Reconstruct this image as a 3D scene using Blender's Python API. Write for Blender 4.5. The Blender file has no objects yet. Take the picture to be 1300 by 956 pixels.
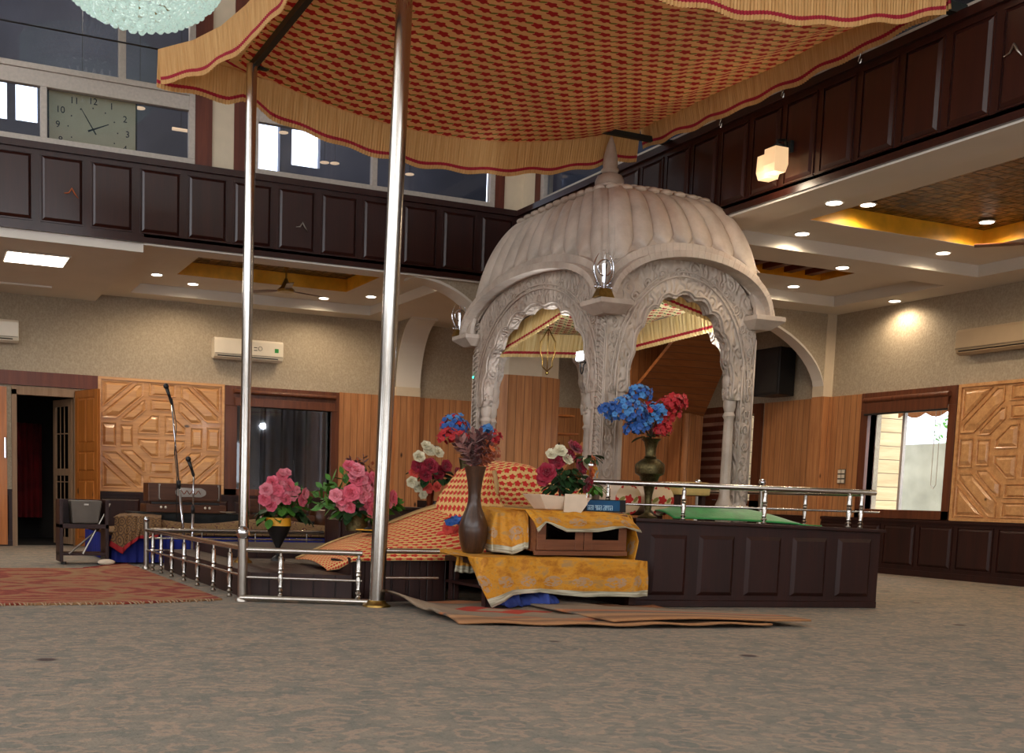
import bpy, bmesh, math, random
from mathutils import Vector, Matrix
random.seed(7)
pi = math.pi
SC = bpy.context.scene
COL = SC.collection
# ---------------------------------------------------------------- camera numbers (1300x956 frame)
H = .85; F = 1441.; PX, PY = 521., 782.
Yc = Vector((-628, 169, -F)).normalized(); Xc = Vector((3319, 55, -F)); Xc = (Xc - Xc.dot(Yc) * Yc).normalized(); Zc = Xc.cross(Yc)
def _on(px, py, ax, val):
    d = Vector((px - PX, -(py - PY), -F)); r = Vector((Xc.dot(d), Yc.dot(d), Zc.dot(d)))
    c = Vector((0, 0, H)); return c + r * ((val - c[ax]) / r[ax])
def aX(px, py, v): return _on(px, py, 0, v)      # the point of a photo pixel on the plane x = v, y = v or z = v
def aY(px, py, v): return _on(px, py, 1, v)
def aZ(px, py, v=0.): return _on(px, py, 2, v)

# ---------------------------------------------------------------- materials
def srgb(c):
    return tuple(((x / 255.) / 12.92 if x / 255. <= .04045 else ((x / 255. + .055) / 1.055) ** 2.4) for x in c) + (1.,)
class NT:
    def __init__(s, name):
        s.m = bpy.data.materials.new(name); s.m.use_nodes = True; s.t = s.m.node_tree
        s.b = s.t.nodes['Principled BSDF']; s.out = s.t.nodes['Material Output']
    def n(s, typ, **kw):
        nd = s.t.nodes.new(typ)
        for k, v in kw.items():
            if k.startswith('i_'): nd.inputs[k[2:].replace('_', ' ')].default_value = v
            else: setattr(nd, k, v)
        return nd
    def l(s, a, b): s.t.links.new(a, b)
    def put(s, sock, v):
        if hasattr(v, 'is_output'): s.l(v, sock)
        else: sock.default_value = v
    def math(s, op, a, b=0., c=0.):
        nd = s.n('ShaderNodeMath', operation=op)
        for i, v in enumerate((a, b, c)):
            s.put(nd.inputs[i], v)
        return nd.outputs[0]
    def mix(s, f, a, b):
        nd = s.n('ShaderNodeMix', data_type='RGBA')
        s.put(nd.inputs[0], f); s.put(nd.inputs[6], a); s.put(nd.inputs[7], b); return nd.outputs[2]
    def pos(s): return s.n('ShaderNodeNewGeometry').outputs['Position']
    def obj(s): return s.n('ShaderNodeTexCoord').outputs['Object']
    def uv(s): return s.n('ShaderNodeTexCoord').outputs['UV']
    def xyz(s, v):
        nd = s.n('ShaderNodeSeparateXYZ'); s.l(v, nd.inputs[0]); return nd.outputs
    def comb(s, x, y, z=0.):
        nd = s.n('ShaderNodeCombineXYZ')
        for i, v in enumerate((x, y, z)): s.put(nd.inputs[i], v)
        return nd.outputs[0]
    def mapp(s, v, sc=(1, 1, 1), loc=(0, 0, 0), rot=(0, 0, 0)):
        nd = s.n('ShaderNodeMapping'); s.l(v, nd.inputs[0]); nd.inputs['Scale'].default_value = sc; nd.inputs['Location'].default_value = loc
        nd.inputs['Rotation'].default_value = rot; return nd.outputs[0]
    def noise(s, v, sc=5., det=3., rough=.5):
        nd = s.n('ShaderNodeTexNoise'); s.l(v, nd.inputs['Vector']); nd.inputs['Scale'].default_value = sc
        nd.inputs['Detail'].default_value = det; nd.inputs['Roughness'].default_value = rough; return nd.outputs[0]
    def vor(s, v, sc=5., rnd=1., feat='F1', out=0):
        nd = s.n('ShaderNodeTexVoronoi', feature=feat); s.l(v, nd.inputs['Vector']); nd.inputs['Scale'].default_value = sc
        nd.inputs['Randomness'].default_value = rnd; return nd.outputs[out]
    def ramp(s, f, stops, interp='LINEAR'):
        nd = s.n('ShaderNodeValToRGB'); s.l(f, nd.inputs[0]); cr = nd.color_ramp; cr.interpolation = interp
        while len(cr.elements) < len(stops): cr.elements.new(.5)
        for e, (p, c) in zip(cr.elements, stops): e.position = p; e.color = c if len(c) == 4 else srgb(c)
        return nd.outputs[0]
    def bump(s, h, st=.3, dist=.01):
        nd = s.n('ShaderNodeBump'); s.l(h, nd.inputs['Height']); nd.inputs['Strength'].default_value = st
        nd.inputs['Distance'].default_value = dist; s.l(nd.outputs[0], s.b.inputs['Normal']); return nd
    def fin(s, col=None, rough=.5, metal=0., **kw):
        if col is not None:
            if isinstance(col, tuple) and len(col) == 3: col = srgb(col)
            s.put(s.b.inputs['Base Color'], col)
        s.put(s.b.inputs['Roughness'], rough); s.b.inputs['Metallic'].default_value = metal
        for k, v in kw.items(): s.put(s.b.inputs[k.replace('_', ' ')], v)
        return s.m
def plain(name, col, rough=.5, metal=0., var=.12, sc=8., bump=0., **kw):
    a = NT(name); c = srgb(col); v = a.obj()
    n = a.noise(v, sc, 4.)
    lo = tuple(x * (1 - var) for x in c[:3]) + (1,); hi = tuple(min(1, x * (1 + var)) for x in c[:3]) + (1,)
    col2 = a.ramp(n, [(.3, lo), (.7, hi)])
    if bump: a.bump(a.noise(v, sc * 6, 3.), bump, .005)
    return a.fin(col2, rough, metal, **kw)
def emis(name, col, st):
    a = NT(name); a.fin(col, .5); a.b.inputs['Emission Color'].default_value = srgb(col); a.b.inputs['Emission Strength'].default_value = st; return a.m
def glass(name, tint, alpha, rough=.03):
    a = NT(name); tr = a.n('ShaderNodeBsdfTransparent'); tr.inputs[0].default_value = srgb(tint)
    gl = a.n('ShaderNodeBsdfGlossy'); gl.inputs['Roughness'].default_value = rough
    fr = a.n('ShaderNodeLayerWeight'); fr.inputs[0].default_value = .5
    f = a.math('ADD', a.math('MULTIPLY', a.math('POWER', fr.outputs[1], 4.), .45), alpha)
    mx = a.n('ShaderNodeMixShader'); a.l(f, mx.inputs[0]); a.l(tr.outputs[0], mx.inputs[1]); a.l(gl.outputs[0], mx.inputs[2])
    a.l(mx.outputs[0], a.out.inputs[0]); return a.m
def wood(name, c1, c2, pw=0., axis=0, grain=2, rough=.5, knots=False, bump=.25, src='pos', coat=0.):
    """timber: grain runs along axis `grain`; boards of width pw side by side along `axis`"""
    a = NT(name); p = a.pos() if src == 'pos' else a.obj(); s3 = [9., 9., 9.]; s3[grain] = .55
    q = p
    o = a.xyz(p)
    if pw:
        cell = a.math('FLOOR', a.math('DIVIDE', o[axis], pw)); wn = a.n('ShaderNodeTexWhiteNoise', noise_dimensions='1D'); a.l(cell, wn.inputs['W'])
        off = a.math('MULTIPLY', wn.outputs[0], 7.); c = [0., 0., 0.]
        q = a.n('ShaderNodeVectorMath', operation='ADD'); a.l(p, q.inputs[0]); a.l(a.comb(off, off, off), q.inputs[1]); q = q.outputs[0]
    n = a.noise(a.mapp(q, tuple(s3)), 1.6, 5., .6)
    fine = a.noise(a.mapp(q, tuple(x * 4 for x in s3)), 2., 3.)
    f = a.math('ADD', a.math('MULTIPLY', n, .7), a.math('MULTIPLY', fine, .3))
    col = a.ramp(f, [(.32, c1), (.68, c2)])
    if pw:
        col = a.mix(a.math('MULTIPLY', wn.outputs[0], .30), col, srgb(tuple(x * .72 for x in c2)))
    if knots:
        s4 = [2.6, 2.6, 2.6]; s4[grain] = 1.3
        k = a.vor(a.mapp(q, tuple(s4)), 1., 1.); km = a.ramp(k, [(.035, (1, 1, 1, 1)), (.075, (0, 0, 0, 1))])
        col = a.mix(km, col, srgb(tuple(x * .42 for x in c1)))
    h = f
    if pw:
        fr = a.math('FRACT', a.math('DIVIDE', o[axis], pw)); d = a.math('ABSOLUTE', a.math('SUBTRACT', fr, .5))
        gr = a.ramp(d, [(.455, (1, 1, 1, 1)), (.495, (0, 0, 0, 1))])
        h = a.math('ADD', a.math('MULTIPLY', f, .05), gr)
        col = a.mix(gr, srgb(tuple(x * .5 for x in c1)), col)
    a.bump(h, bump if not pw else .6, .006)
    return a.fin(col, rough, Coat_Weight=coat, Coat_Roughness=.15, Specular_IOR_Level=.35)
W = {}
W['pine'] = wood('pine_boards', (156, 98, 58), (208, 146, 94), .115, 0, 2, .5, True, coat=.06)
W['pineY'] = wood('pine_boards_side', (154, 98, 58), (206, 144, 92), .115, 1, 2, .5, True, coat=.06)
W['pineZ'] = wood('pine_boards_soffit', (140, 84, 46), (178, 112, 64), .09, 2, 0, .3, True, coat=.4)
W['carved'] = wood('carved_pine', (180, 126, 78), (220, 168, 112), 0, 0, 0, .4, True, coat=.3)
W['door'] = wood('door_pine', (150, 84, 32), (190, 116, 52), 0, 0, 2, .4, True, coat=.3)
W['maho'] = wood('mahogany', (32, 13, 10), (52, 22, 16), 0, 0, 2, .46, coat=.0)
W['fascia'] = wood('balcony_mahogany', (38, 16, 12), (54, 24, 17), 0, 0, 2, .30, bump=.03, coat=.2)
W['brownfr'] = wood('brown_frame', (78, 40, 24), (112, 62, 38), 0, 0, 2, .4, coat=.2)
W['redfr'] = wood('reddish_trim', (84, 40, 28), (112, 56, 38), 0, 0, 2, .45, src='pos')
W['dark'] = wood('dark_wood', (36, 20, 18), (60, 34, 28), .16, 0, 2, .45)
W['teak'] = wood('teak', (94, 54, 34), (140, 88, 58), 0, 0, 0, .4, src='obj', coat=.1)
W['harm'] = wood('harmonium_wood', (66, 36, 20), (98, 58, 34), 0, 0, 0, .4, src='obj', coat=.2)
W['vase'] = wood('turned_wood', (46, 29, 20), (88, 58, 40), 0, 0, 2, .35, src='obj', coat=.3)
# wallpaper
def wallpaper():
    a = NT('wallpaper'); p = a.pos(); n = a.noise(a.mapp(p, (48, 48, 20)), 1., 4., .7); m = a.vor(a.mapp(p, (44, 44, 34)), 1.)
    f = a.math('ADD', a.math('MULTIPLY', n, .6), a.math('MULTIPLY', m, .4)); a.bump(f, .5, .01)
    return a.fin(a.ramp(f, [(.3, (156, 141, 120)), (.7, (180, 165, 142))]), .8)
W['paper'] = wallpaper()
W['ceil'] = plain('ceiling_paint', (222, 214, 202), .7, var=.03, sc=2.)
W['cream'] = plain('cream_paint', (214, 196, 168), .6, var=.04)
W['white'] = plain('white_upvc', (184, 172, 160), .4, var=.10, sc=30)
W['steel'] = plain('polished_steel', (192, 186, 178), .20, 1., var=.05)
W['chrome'] = plain('chrome', (205, 205, 210), .08, 1., var=.02)
W['steeldull'] = plain('brushed_steel', (170, 162, 152), .32, 1., var=.1)
W['black'] = plain('black_plastic', (22, 21, 22), .45)
W['blackiron'] = plain('painted_iron', (30, 34, 32), .5, .3)
W['blackcloth'] = plain('black_cloth', (14, 16, 15), .9, bump=.3)
W['grey'] = plain('grey_case', (92, 84, 74), .5)
W['acw'] = plain('cream_plastic', (222, 210, 190), .35, var=.03)
W['acd'] = plain('beige_plastic', (176, 152, 122), .4, var=.03)
W['slot'] = plain('dark_slot', (24, 20, 18), .5)
W['brass'] = plain('brass', (150, 118, 60), .3, .9, var=.25, sc=30)
W['gold'] = plain('gold_paint', (200, 138, 30), .45, .1)
W['copper'] = plain('copper', (132, 62, 34), .3, .8)
W['bluecloth'] = plain('royal_blue_cloth', (14, 28, 116), .8, bump=.4, var=.3, sc=3)
W['bluebundle'] = plain('blue_bundle_cloth', (46, 62, 128), .85, bump=.5, var=.35)
W['green'] = plain('green_satin', (22, 132, 52), .55, bump=.4, var=.3, Sheen_Weight=.3)
W['cardcream'] = plain('cream_paper', (226, 204, 178), .8, var=.08)
W['redcurtain'] = plain('red_curtain', (120, 12, 20), .8, var=.5, sc=3)
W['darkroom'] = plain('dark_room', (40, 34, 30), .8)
W['bluesign'] = plain('blue_sign', (20, 84, 130), .3)
W['letters'] = plain('sign_letters', (170, 205, 225), .5)
W['glassdark'] = glass('dark_glass', (196, 202, 212), .07)
W['glassclear'] = glass('clear_glass', (248, 250, 252), .0)
W['glasscab'] = glass('cabinet_glass', (60, 60, 62), .06)
W['crystal'] = NT('crystal').fin((226, 238, 232), .03, Transmission_Weight=.75, IOR=1.5, Emission_Color=srgb((205, 225, 215)), Emission_Strength=.22)  # faint emission on the beads stands in for lamplight from inside
W['lampwhite'] = emis('lamp_white', (255, 244, 225), 9.)
W['lampwarm'] = emis('lamp_warm', (255, 214, 168), 1.0); W['shade'] = plain('lamp_shade_glass', (190, 170, 140), .4, Emission_Color=srgb((255, 206, 150)), Emission_Strength=.75)
W['lampcool'] = emis('lamp_cool', (225, 236, 255), 25.)
W['lampgreen'] = emis('lamp_green', (60, 230, 190), 3.)
W['goldlit'] = plain('gold_and_cove_glow', (236, 168, 36), .5)  # gold; yellow glow of a hidden cove strip put into the colour
def honey():
    a = NT('gilded_lattice'); p = a.pos(); v = a.vor(a.mapp(p, (7.5, 7.5, 7.5)), 1., .15, 'DISTANCE_TO_EDGE'); w = a.vor(a.mapp(p, (14, 14, 14)), 1., .6)
    f = a.ramp(v, [(.03, (1, 1, 1, 1)), (.12, (0, 0, 0, 1))])
    a.bump(a.math('ADD', f, a.math('MULTIPLY', w, .8)), .8, .02)
    return a.fin(a.mix(f, a.ramp(w, [(.1, (74, 52, 30)), (.6, (150, 116, 76))]), srgb((36, 22, 12))), .34, .5)
W['honey'] = honey()
def marble(name, carve=0., tint=(188, 172, 156)):
    a = NT(name); p = a.pos(); n = a.noise(p, 3.2, 6., .65); st = a.noise(a.mapp(p, (4, 4, .8)), 1.2, 4.)
    c = srgb(tint)
    col = a.ramp(n, [(.3, tuple(x * .74 for x in c[:3]) + (1,)), (.65, tuple(min(1, x * 1.12) for x in c[:3]) + (1,))])
    col = a.mix(a.math('MULTIPLY', a.ramp(st, [(.45, (0, 0, 0, 1)), (.7, (1, 1, 1, 1))]), .35), col, srgb((150, 112, 88)))
    if carve:
        nd = a.n('ShaderNodeTexVoronoi', feature='SMOOTH_F1'); a.l(a.mapp(p, (15, 15, 11)), nd.inputs['Vector']); nd.inputs['Scale'].default_value = 1.
        ring = a.math('SINE', a.math('MULTIPLY', nd.outputs[0], 17.)); h = a.math('ADD', a.math('MULTIPLY', ring, .5), a.math('MULTIPLY', n, .6))
        a.bump(h, carve, .02)
        rr = a.ramp(ring, [(.0, (1, 1, 1, 1)), (.5, (0, 0, 0, 1))])
    else: a.bump(n, .25, .01)
    return a.fin(col, .55)
W['marble'] = marble('marble'); W['carvedm'] = marble('carved_marble', .75)
def floral(name, base, fl, leaf, sc=9.5, stretch=1., trans=.35, thr=.30, rnd=.12, dots=None):
    """printed cloth: rows of flowers with leaves beside them, laid out in the cloth's own metres"""
    a = NT(name); u = a.uv(); o = a.xyz(u)
    uu = a.math('MULTIPLY', o[0], sc); vv = a.math('MULTIPLY', o[1], sc * stretch)
    sh = a.math('MULTIPLY', a.math('MODULO', a.math('FLOOR', vv), 2.), .5)
    fx = a.math('SUBTRACT', a.math('FRACT', a.math('ADD', uu, sh)), .42); fy = a.math('SUBTRACT', a.math('FRACT', vv), .5)
    r = a.math('SQRT', a.math('ADD', a.math('MULTIPLY', fx, fx), a.math('MULTIPLY', fy, fy)))
    th = a.math('ARCTAN2', fy, fx); lob = a.math('MULTIPLY', a.math('COSINE', a.math('MULTIPLY', th, 5.)), .06)
    m = a.math('LESS_THAN', r, a.math('ADD', thr - .06, lob))
    gx = a.math('SUBTRACT', a.math('FRACT', a.math('ADD', a.math('ADD', uu, sh), .5)), .44)
    g1 = a.math('ADD', a.math('MULTIPLY', gx, 1.2), a.math('MULTIPLY', fy, .9)); g2 = a.math('SUBTRACT', fy, a.math('MULTIPLY', gx, .8))
    gl = a.math('SQRT', a.math('ADD', a.math('MULTIPLY', a.math('MULTIPLY', g1, g1), 1.2), a.math('MULTIPLY', a.math('MULTIPLY', g2, g2), 7.)))
    lm = a.math('LESS_THAN', gl, .40)
    v = a.noise(u, 3., 3.)
    b = a.ramp(v, [(.3, base), (.7, tuple(min(255, x * 1.08) for x in base))])
    col = a.mix(lm, b, srgb(leaf)); col = a.mix(m, col, srgb(fl))
    if trans:
        a.fin(col, .75)
        tl = a.n('ShaderNodeBsdfTranslucent'); a.l(col, tl.inputs[0]); mx = a.n('ShaderNodeMixShader'); mx.inputs[0].default_value = trans
        a.l(a.b.outputs[0], mx.inputs[1]); a.l(tl.outputs[0], mx.inputs[2]); a.l(mx.outputs[0], a.out.inputs[0]); return a.m
    return a.fin(col, .8)
W['rumala'] = floral('canopy_print', (222, 160, 102), (176, 24, 24), (120, 112, 34), 6.6, 1.35, .35, .37)
W['bedding'] = floral('bedding_print', (224, 182, 116), (206, 40, 30), (176, 140, 60), 12., 1., 0., .42)
W['bolster'] = floral('bolster_print', (222, 190, 150), (196, 36, 30), (140, 130, 60), 7., 1., 0., .34)
W['innerprint'] = floral('inner_canopy_print', (238, 214, 160), (186, 40, 30), (96, 120, 60), 10., 1., .3, .32)
def pleat(name, c1, c2, trans=.4, edge=(176, 30, 52), sc=70.):
    a = NT(name); u = a.uv(); o = a.xyz(u)
    w = a.math('SINE', a.math('ADD', a.math('MULTIPLY', o[0], sc), a.math('MULTIPLY', a.noise(u, 6., 2.), 5.)))
    n = a.noise(a.mapp(u, (90, 3, 1)), 1., 2.)
    col = a.ramp(n, [(.35, c1), (.65, c2)])
    e = a.math('MULTIPLY', a.math('GREATER_THAN', o[1], .035), a.math('LESS_THAN', o[1], .062))
    col = a.mix(e, col, srgb(edge)); bp = a.bump(a.math('ADD', w, n), .5, .01)
    a.fin(col, .7)
    tl = a.n('ShaderNodeBsdfTranslucent'); a.l(col, tl.inputs[0]); mx = a.n('ShaderNodeMixShader'); mx.inputs[0].default_value = trans
    a.l(a.b.outputs[0], mx.inputs[1]); a.l(tl.outputs[0], mx.inputs[2]); a.l(mx.outputs[0], a.out.inputs[0]); return a.m
W['valance'] = pleat('pleated_valance', (214, 162, 98), (230, 184, 120))
W['valcream'] = pleat('cream_valance', (224, 188, 116), (244, 218, 156), .3, (170, 30, 40), 90.)
W['valgold'] = pleat('gold_valance', (206, 150, 52), (240, 196, 92), .35, (150, 24, 24), 80.)
def carpet():
    a = NT('hall_carpet'); p = a.pos()
    n = a.noise(p, 22., 5., .7); n2 = a.noise(p, 4.2, 5., .65)
    v = a.vor(a.mapp(p, (6.4, 7.4, 1)), 1., .95); w = a.math('SINE', a.math('MULTIPLY', a.math('ADD', v, a.math('MULTIPLY', n2, 1.6)), 13.))
    col = a.ramp(n2, [(.35, (116, 114, 104)), (.65, (152, 138, 120))])
    col = a.mix(a.math('MULTIPLY', a.ramp(w, [(.2, (0, 0, 0, 1)), (.8, (1, 1, 1, 1))]), .5), col, srgb((184, 152, 128)))
    col = a.mix(a.ramp(n, [(.52, (0, 0, 0, 1)), (.68, (.6, .6, .6, 1))]), col, srgb((80, 88, 84)))
    sp = a.vor(a.mapp(p, (1.9, 1.9, 1)), 1., .9); o = a.xyz(p)
    col = a.mix(a.ramp(sp, [(.07, (1, 1, 1, 1)), (.12, (0, 0, 0, 1))]), col, srgb((60, 36, 34)))
    fine = a.noise(p, 60., 2.)
    col = a.mix(a.math('MULTIPLY', fine, .35), col, srgb((90, 84, 78)))
    a.bump(fine, .5, .01); return a.fin(col, .95)
W['carpet'] = carpet()
def redrug():
    a = NT('red_rug'); p = a.pos(); o = a.xyz(p)
    v = a.vor(a.mapp(p, (1.0, 1.3, 1)), 1., .5); w = a.math('SINE', a.math('MULTIPLY', v, 30.)); n = a.noise(p, 14., 4., .7)
    col = a.ramp(a.math('ADD', a.math('MULTIPLY', w, .18), n), [(.36, (128, 44, 30)), (.5, (158, 74, 48)), (.66, (150, 108, 70))])
    m = a.math('SINE', a.math('MULTIPLY', o[0], 9.)); col = a.mix(a.ramp(a.vor(a.mapp(p, (.45, .45, 1)), 1., .3), [(.40, (0, 0, 0, 1)), (.42, (1, 1, 1, 1)), (.50, (0, 0, 0, 1))]), col, srgb((150, 112, 72)))
    a.bump(n, .4, .01); return a.fin(col, .95)
W['redrug'] = redrug()
def dhurrie():
    a = NT('striped_dhurrie'); u = a.uv(); o = a.xyz(u)
    n = a.noise(u, 20., 3.)
    s = a.math('FRACT', a.math('MULTIPLY', a.math('ADD', o[1], a.math('MULTIPLY', n, .015)), 1.))
    col = a.ramp(s, [(.0, (170, 120, 78)), (.06, (120, 86, 60)), (.1, (178, 130, 88)), (.16, (96, 88, 78)), (.2, (172, 102, 60)), (.24, (128, 112, 94)), (.5, (150, 128, 104)), (.86, (128, 108, 88)), (.92, (176, 110, 66))])
    ax = a.math('ABSOLUTE', a.math('SUBTRACT', a.math('FRACT', a.math('MULTIPLY', o[0], .8)), .5)); ay = a.math('ABSOLUTE', a.math('SUBTRACT', o[1], .55))
    d = a.math('ADD', a.math('MULTIPLY', ax, 1.), a.math('MULTIPLY', ay, 2.0))
    dia = a.math('MULTIPLY', a.math('LESS_THAN', d, .34), a.math('GREATER_THAN', d, .12))
    col = a.mix(dia, col, srgb((168, 52, 32))); a.bump(n, .3, .01); return a.fin(col, .95)
W['dhurrie'] = dhurrie()
def brocade():
    a = NT('yellow_brocade'); u = a.uv(); o = a.xyz(u); n = a.noise(u, 9., 4., .7)
    col = a.ramp(n, [(.35, (172, 106, 16)), (.52, (208, 142, 28)), (.66, (168, 128, 74))])
    cx = a.math('SUBTRACT', a.math('FRACT', a.math('MULTIPLY', o[0], 5.2)), .5); cy = a.math('MULTIPLY', a.math('SUBTRACT', o[1], .17), 5.2)
    r = a.math('SQRT', a.math('ADD', a.math('MULTIPLY', cx, cx), a.math('MULTIPLY', cy, cy)))
    mot = a.math('MULTIPLY', a.math('LESS_THAN', r, .34), a.math('GREATER_THAN', a.noise(u, 38., 3.), .47))
    col = a.mix(mot, col, srgb((176, 140, 104)))
    e = a.math('LESS_THAN', o[1], .065); sil = a.ramp(a.noise(a.mapp(u, (5, 60, 1)), 1., 3.), [(.4, (150, 142, 118)), (.6, (206, 200, 176))])
    col = a.mix(e, col, sil); a.bump(n, .3, .01)
    return a.fin(col, a.math('SUBTRACT', .7, a.math('MULTIPLY', e, .2)))
W['brocade'] = brocade()
def stagerug():
    a = NT('stage_rug'); p = a.pos(); v = a.vor(a.mapp(p, (7, 7, 7)), 1., .3); w = a.math('SINE', a.math('MULTIPLY', v, 24.))
    col = a.ramp(w, [(.2, (110, 84, 50)), (.5, (168, 134, 88)), (.8, (70, 30, 24))]); big = a.vor(a.mapp(p, (1.5, 1.5, 1.5)), 1., .4)
    col = a.mix(a.ramp(big, [(.25, (1, 1, 1, 1)), (.33, (0, 0, 0, 1))]), col, srgb((104, 22, 20))); return a.fin(col, .9)
W['stagerug'] = stagerug()
def goldcloth():
    a = NT('gold_brocade_throw'); u = a.uv(); v = a.vor(a.mapp(u, (11, 11, 1)), 1., .1); w = a.math('SINE', a.math('MULTIPLY', v, 22.))
    col = a.ramp(w, [(.2, (84, 56, 30)), (.5, (178, 138, 82)), (.8, (110, 76, 42))]); o = a.xyz(u)
    col = a.mix(a.math('LESS_THAN', o[1], .05), col, srgb((150, 16, 24))); return a.fin(col, .8)
W['goldcloth'] = goldcloth()

# ---------------------------------------------------------------- mesh helper
class MB:
    def __init__(s): s.bm = bmesh.new(); s.uvl = s.bm.loops.layers.uv.new('UVMap')
    def v(s, p): return s.bm.verts.new(p)
    def face(s, pts):
        try: return s.bm.faces.new([s.bm.verts.new(p) for p in pts])
        except ValueError: return None
    def box(s, a, b, bev=0.):
        x0, y0, z0 = a; x1, y1, z1 = b
        x0, x1 = min(x0, x1), max(x0, x1); y0, y1 = min(y0, y1), max(y0, y1); z0, z1 = min(z0, z1), max(z0, z1)
        vs = [s.v((x, y, z)) for x in (x0, x1) for y in (y0, y1) for z in (z0, z1)]
        fs = [s.bm.faces.new([vs[i] for i in q]) for q in ((0, 1, 3, 2), (4, 6, 7, 5), (0, 4, 5, 1), (2, 3, 7, 6), (0, 2, 6, 4), (1, 5, 7, 3))]
        if bev: bmesh.ops.bevel(s.bm, geom=list({e for f in fs for e in f.edges}), offset=bev, segments=2, affect='EDGES', profile=.6)
        return s
    def hexa(s, b, t):
        """solid between two quads"""
        vb = [s.v(p) for p in b]; vt = [s.v(p) for p in t]; n = len(b)
        s.bm.faces.new(vb[::-1]); s.bm.faces.new(vt)
        for i in range(n): s.bm.faces.new((vb[i], vb[(i + 1) % n], vt[(i + 1) % n], vt[i]))
        return s
    def prism(s, poly, d):
        d = Vector(d); return s.hexa([Vector(p) for p in poly], [Vector(p) + d for p in poly])
    def tube(s, path, r, seg=10, caps=True, closed=False):
        P = [Vector(p) for p in path]; n = len(P); rs = r if isinstance(r, (list, tuple)) else [r] * n; rings = []
        t0 = (P[1] - P[0]).normalized(); up = Vector((0, 0, 1)) if abs(t0.z) < .9 else Vector((1, 0, 0)); nn = t0.cross(up).normalized()
        for i in range(n):
            if closed: t = P[(i + 1) % n] - P[i - 1]
            else: t = P[min(i + 1, n - 1)] - P[max(i - 1, 0)]
            t.normalize(); nn = (nn - nn.dot(t) * t).normalized(); b = t.cross(nn)
            rings.append([s.v(P[i] + (nn * math.cos(2 * pi * k / seg) + b * math.sin(2 * pi * k / seg)) * rs[i]) for k in range(seg)])
        for i in range(n if closed else n - 1):
            A, B = rings[i], rings[(i + 1) % n]
            for k in range(seg): s.bm.faces.new((A[k], A[(k + 1) % seg], B[(k + 1) % seg], B[k]))
        if caps and not closed: s.bm.faces.new(rings[0][::-1]); s.bm.faces.new(rings[-1])
        return s
    def lathe(s, c, prof, seg=24, ax=None):
        c = Vector(c); rings = []
        for r, z in prof: rings.append([s.v(c + Vector((max(r, 1e-4) * math.cos(2 * pi * k / seg), max(r, 1e-4) * math.sin(2 * pi * k / seg), z))) for k in range(seg)])
        for A, B in zip(rings, rings[1:]):
            for k in range(seg): s.bm.faces.new((A[k], A[(k + 1) % seg], B[(k + 1) % seg], B[k]))
        s.bm.faces.new(rings[0][::-1]); s.bm.faces.new(rings[-1]); return s
    def ball(s, c, r, seg=12, sq=(1, 1, 1)):
        m = Matrix.Translation(c) @ Matrix.Diagonal((r * sq[0], r * sq[1], r * sq[2], 1)); bmesh.ops.create_uvsphere(s.bm, u_segments=seg, v_segments=max(6, seg * 2 // 3), radius=1, matrix=m); return s
    def grid(s, f, nu, nv, su=1., sv=1.):
        vs = [[s.v(f(i / nu, j / nv)) for j in range(nv + 1)] for i in range(nu + 1)]
        for i in range(nu):
            for j in range(nv):
                fc = s.bm.faces.new((vs[i][j], vs[i + 1][j], vs[i + 1][j + 1], vs[i][j + 1]))
                for lp, (a, b) in zip(fc.loops, ((i, j), (i + 1, j), (i + 1, j + 1), (i, j + 1))): lp[s.uvl].uv = (a / nu * su, b / nv * sv)
        return s
    def ring(s, outer, inner, d):
        """solid band between two matching outlines (lists of points), thickness vector d"""
        d = Vector(d); o = [Vector(p) for p in outer]; i_ = [Vector(p) for p in inner]
        for k in range(len(o) - 1): s.hexa([o[k], o[k + 1], i_[k + 1], i_[k]], [o[k] + d, o[k + 1] + d, i_[k + 1] + d, i_[k] + d])
        return s
def props(o, label=None, cat=None, group=None, kind=None):
    if label: o['label'] = label
    if cat: o['category'] = cat
    if group: o['group'] = group
    if kind: o['kind'] = kind
    return o
def thing(name, loc, label, cat, group=None):
    o = bpy.data.objects.new(name, None); COL.objects.link(o); o.location = loc; o.empty_display_size = .1
    return props(o, label, cat, group)
def rootloc(o):
    l = Vector(o.location)
    while o.parent: o = o.parent; l += Vector(o.location)
    return l
def obj(name, mb, mat, parent=None, smooth=False, solid=0., sub=0, bev=0., ang=None):
    bm = mb.bm; bmesh.ops.remove_doubles(bm, verts=bm.verts, dist=1e-5) if smooth else None
    bmesh.ops.recalc_face_normals(bm, faces=bm.faces)
    if parent: off = rootloc(parent)
    else:
        xs = [v.co for v in bm.verts]; off = Vector(((min(c.x for c in xs) + max(c.x for c in xs)) / 2, (min(c.y for c in xs) + max(c.y for c in xs)) / 2, min(c.z for c in xs)))
    bmesh.ops.translate(bm, verts=bm.verts, vec=-off)
    me = bpy.data.meshes.new(name); bm.to_mesh(me); bm.free(); me.materials.append(W[mat] if isinstance(mat, str) else mat)
    if smooth:
        me.polygons.foreach_set('use_smooth', [True] * len(me.polygons)); 
        if ang: me.set_sharp_from_angle(angle=math.radians(ang))
    o = bpy.data.objects.new(name, me); COL.objects.link(o)
    if parent: o.parent = parent
    else: o.location = off
    if bev:
        m = o.modifiers.new('b', 'BEVEL'); m.width = bev; m.segments = 2; m.limit_method = 'ANGLE'
    if solid: m = o.modifiers.new('s', 'SOLIDIFY'); m.thickness = solid; m.offset = 0
    if sub: m = o.modifiers.new('u', 'SUBSURF'); m.levels = sub; m.render_levels = sub
    return o
def struct(name, mb, mat, parent=None, **kw):
    o = obj(name, mb, mat, parent, **kw)
    if not parent: o['kind'] = 'structure'
    return o
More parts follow.
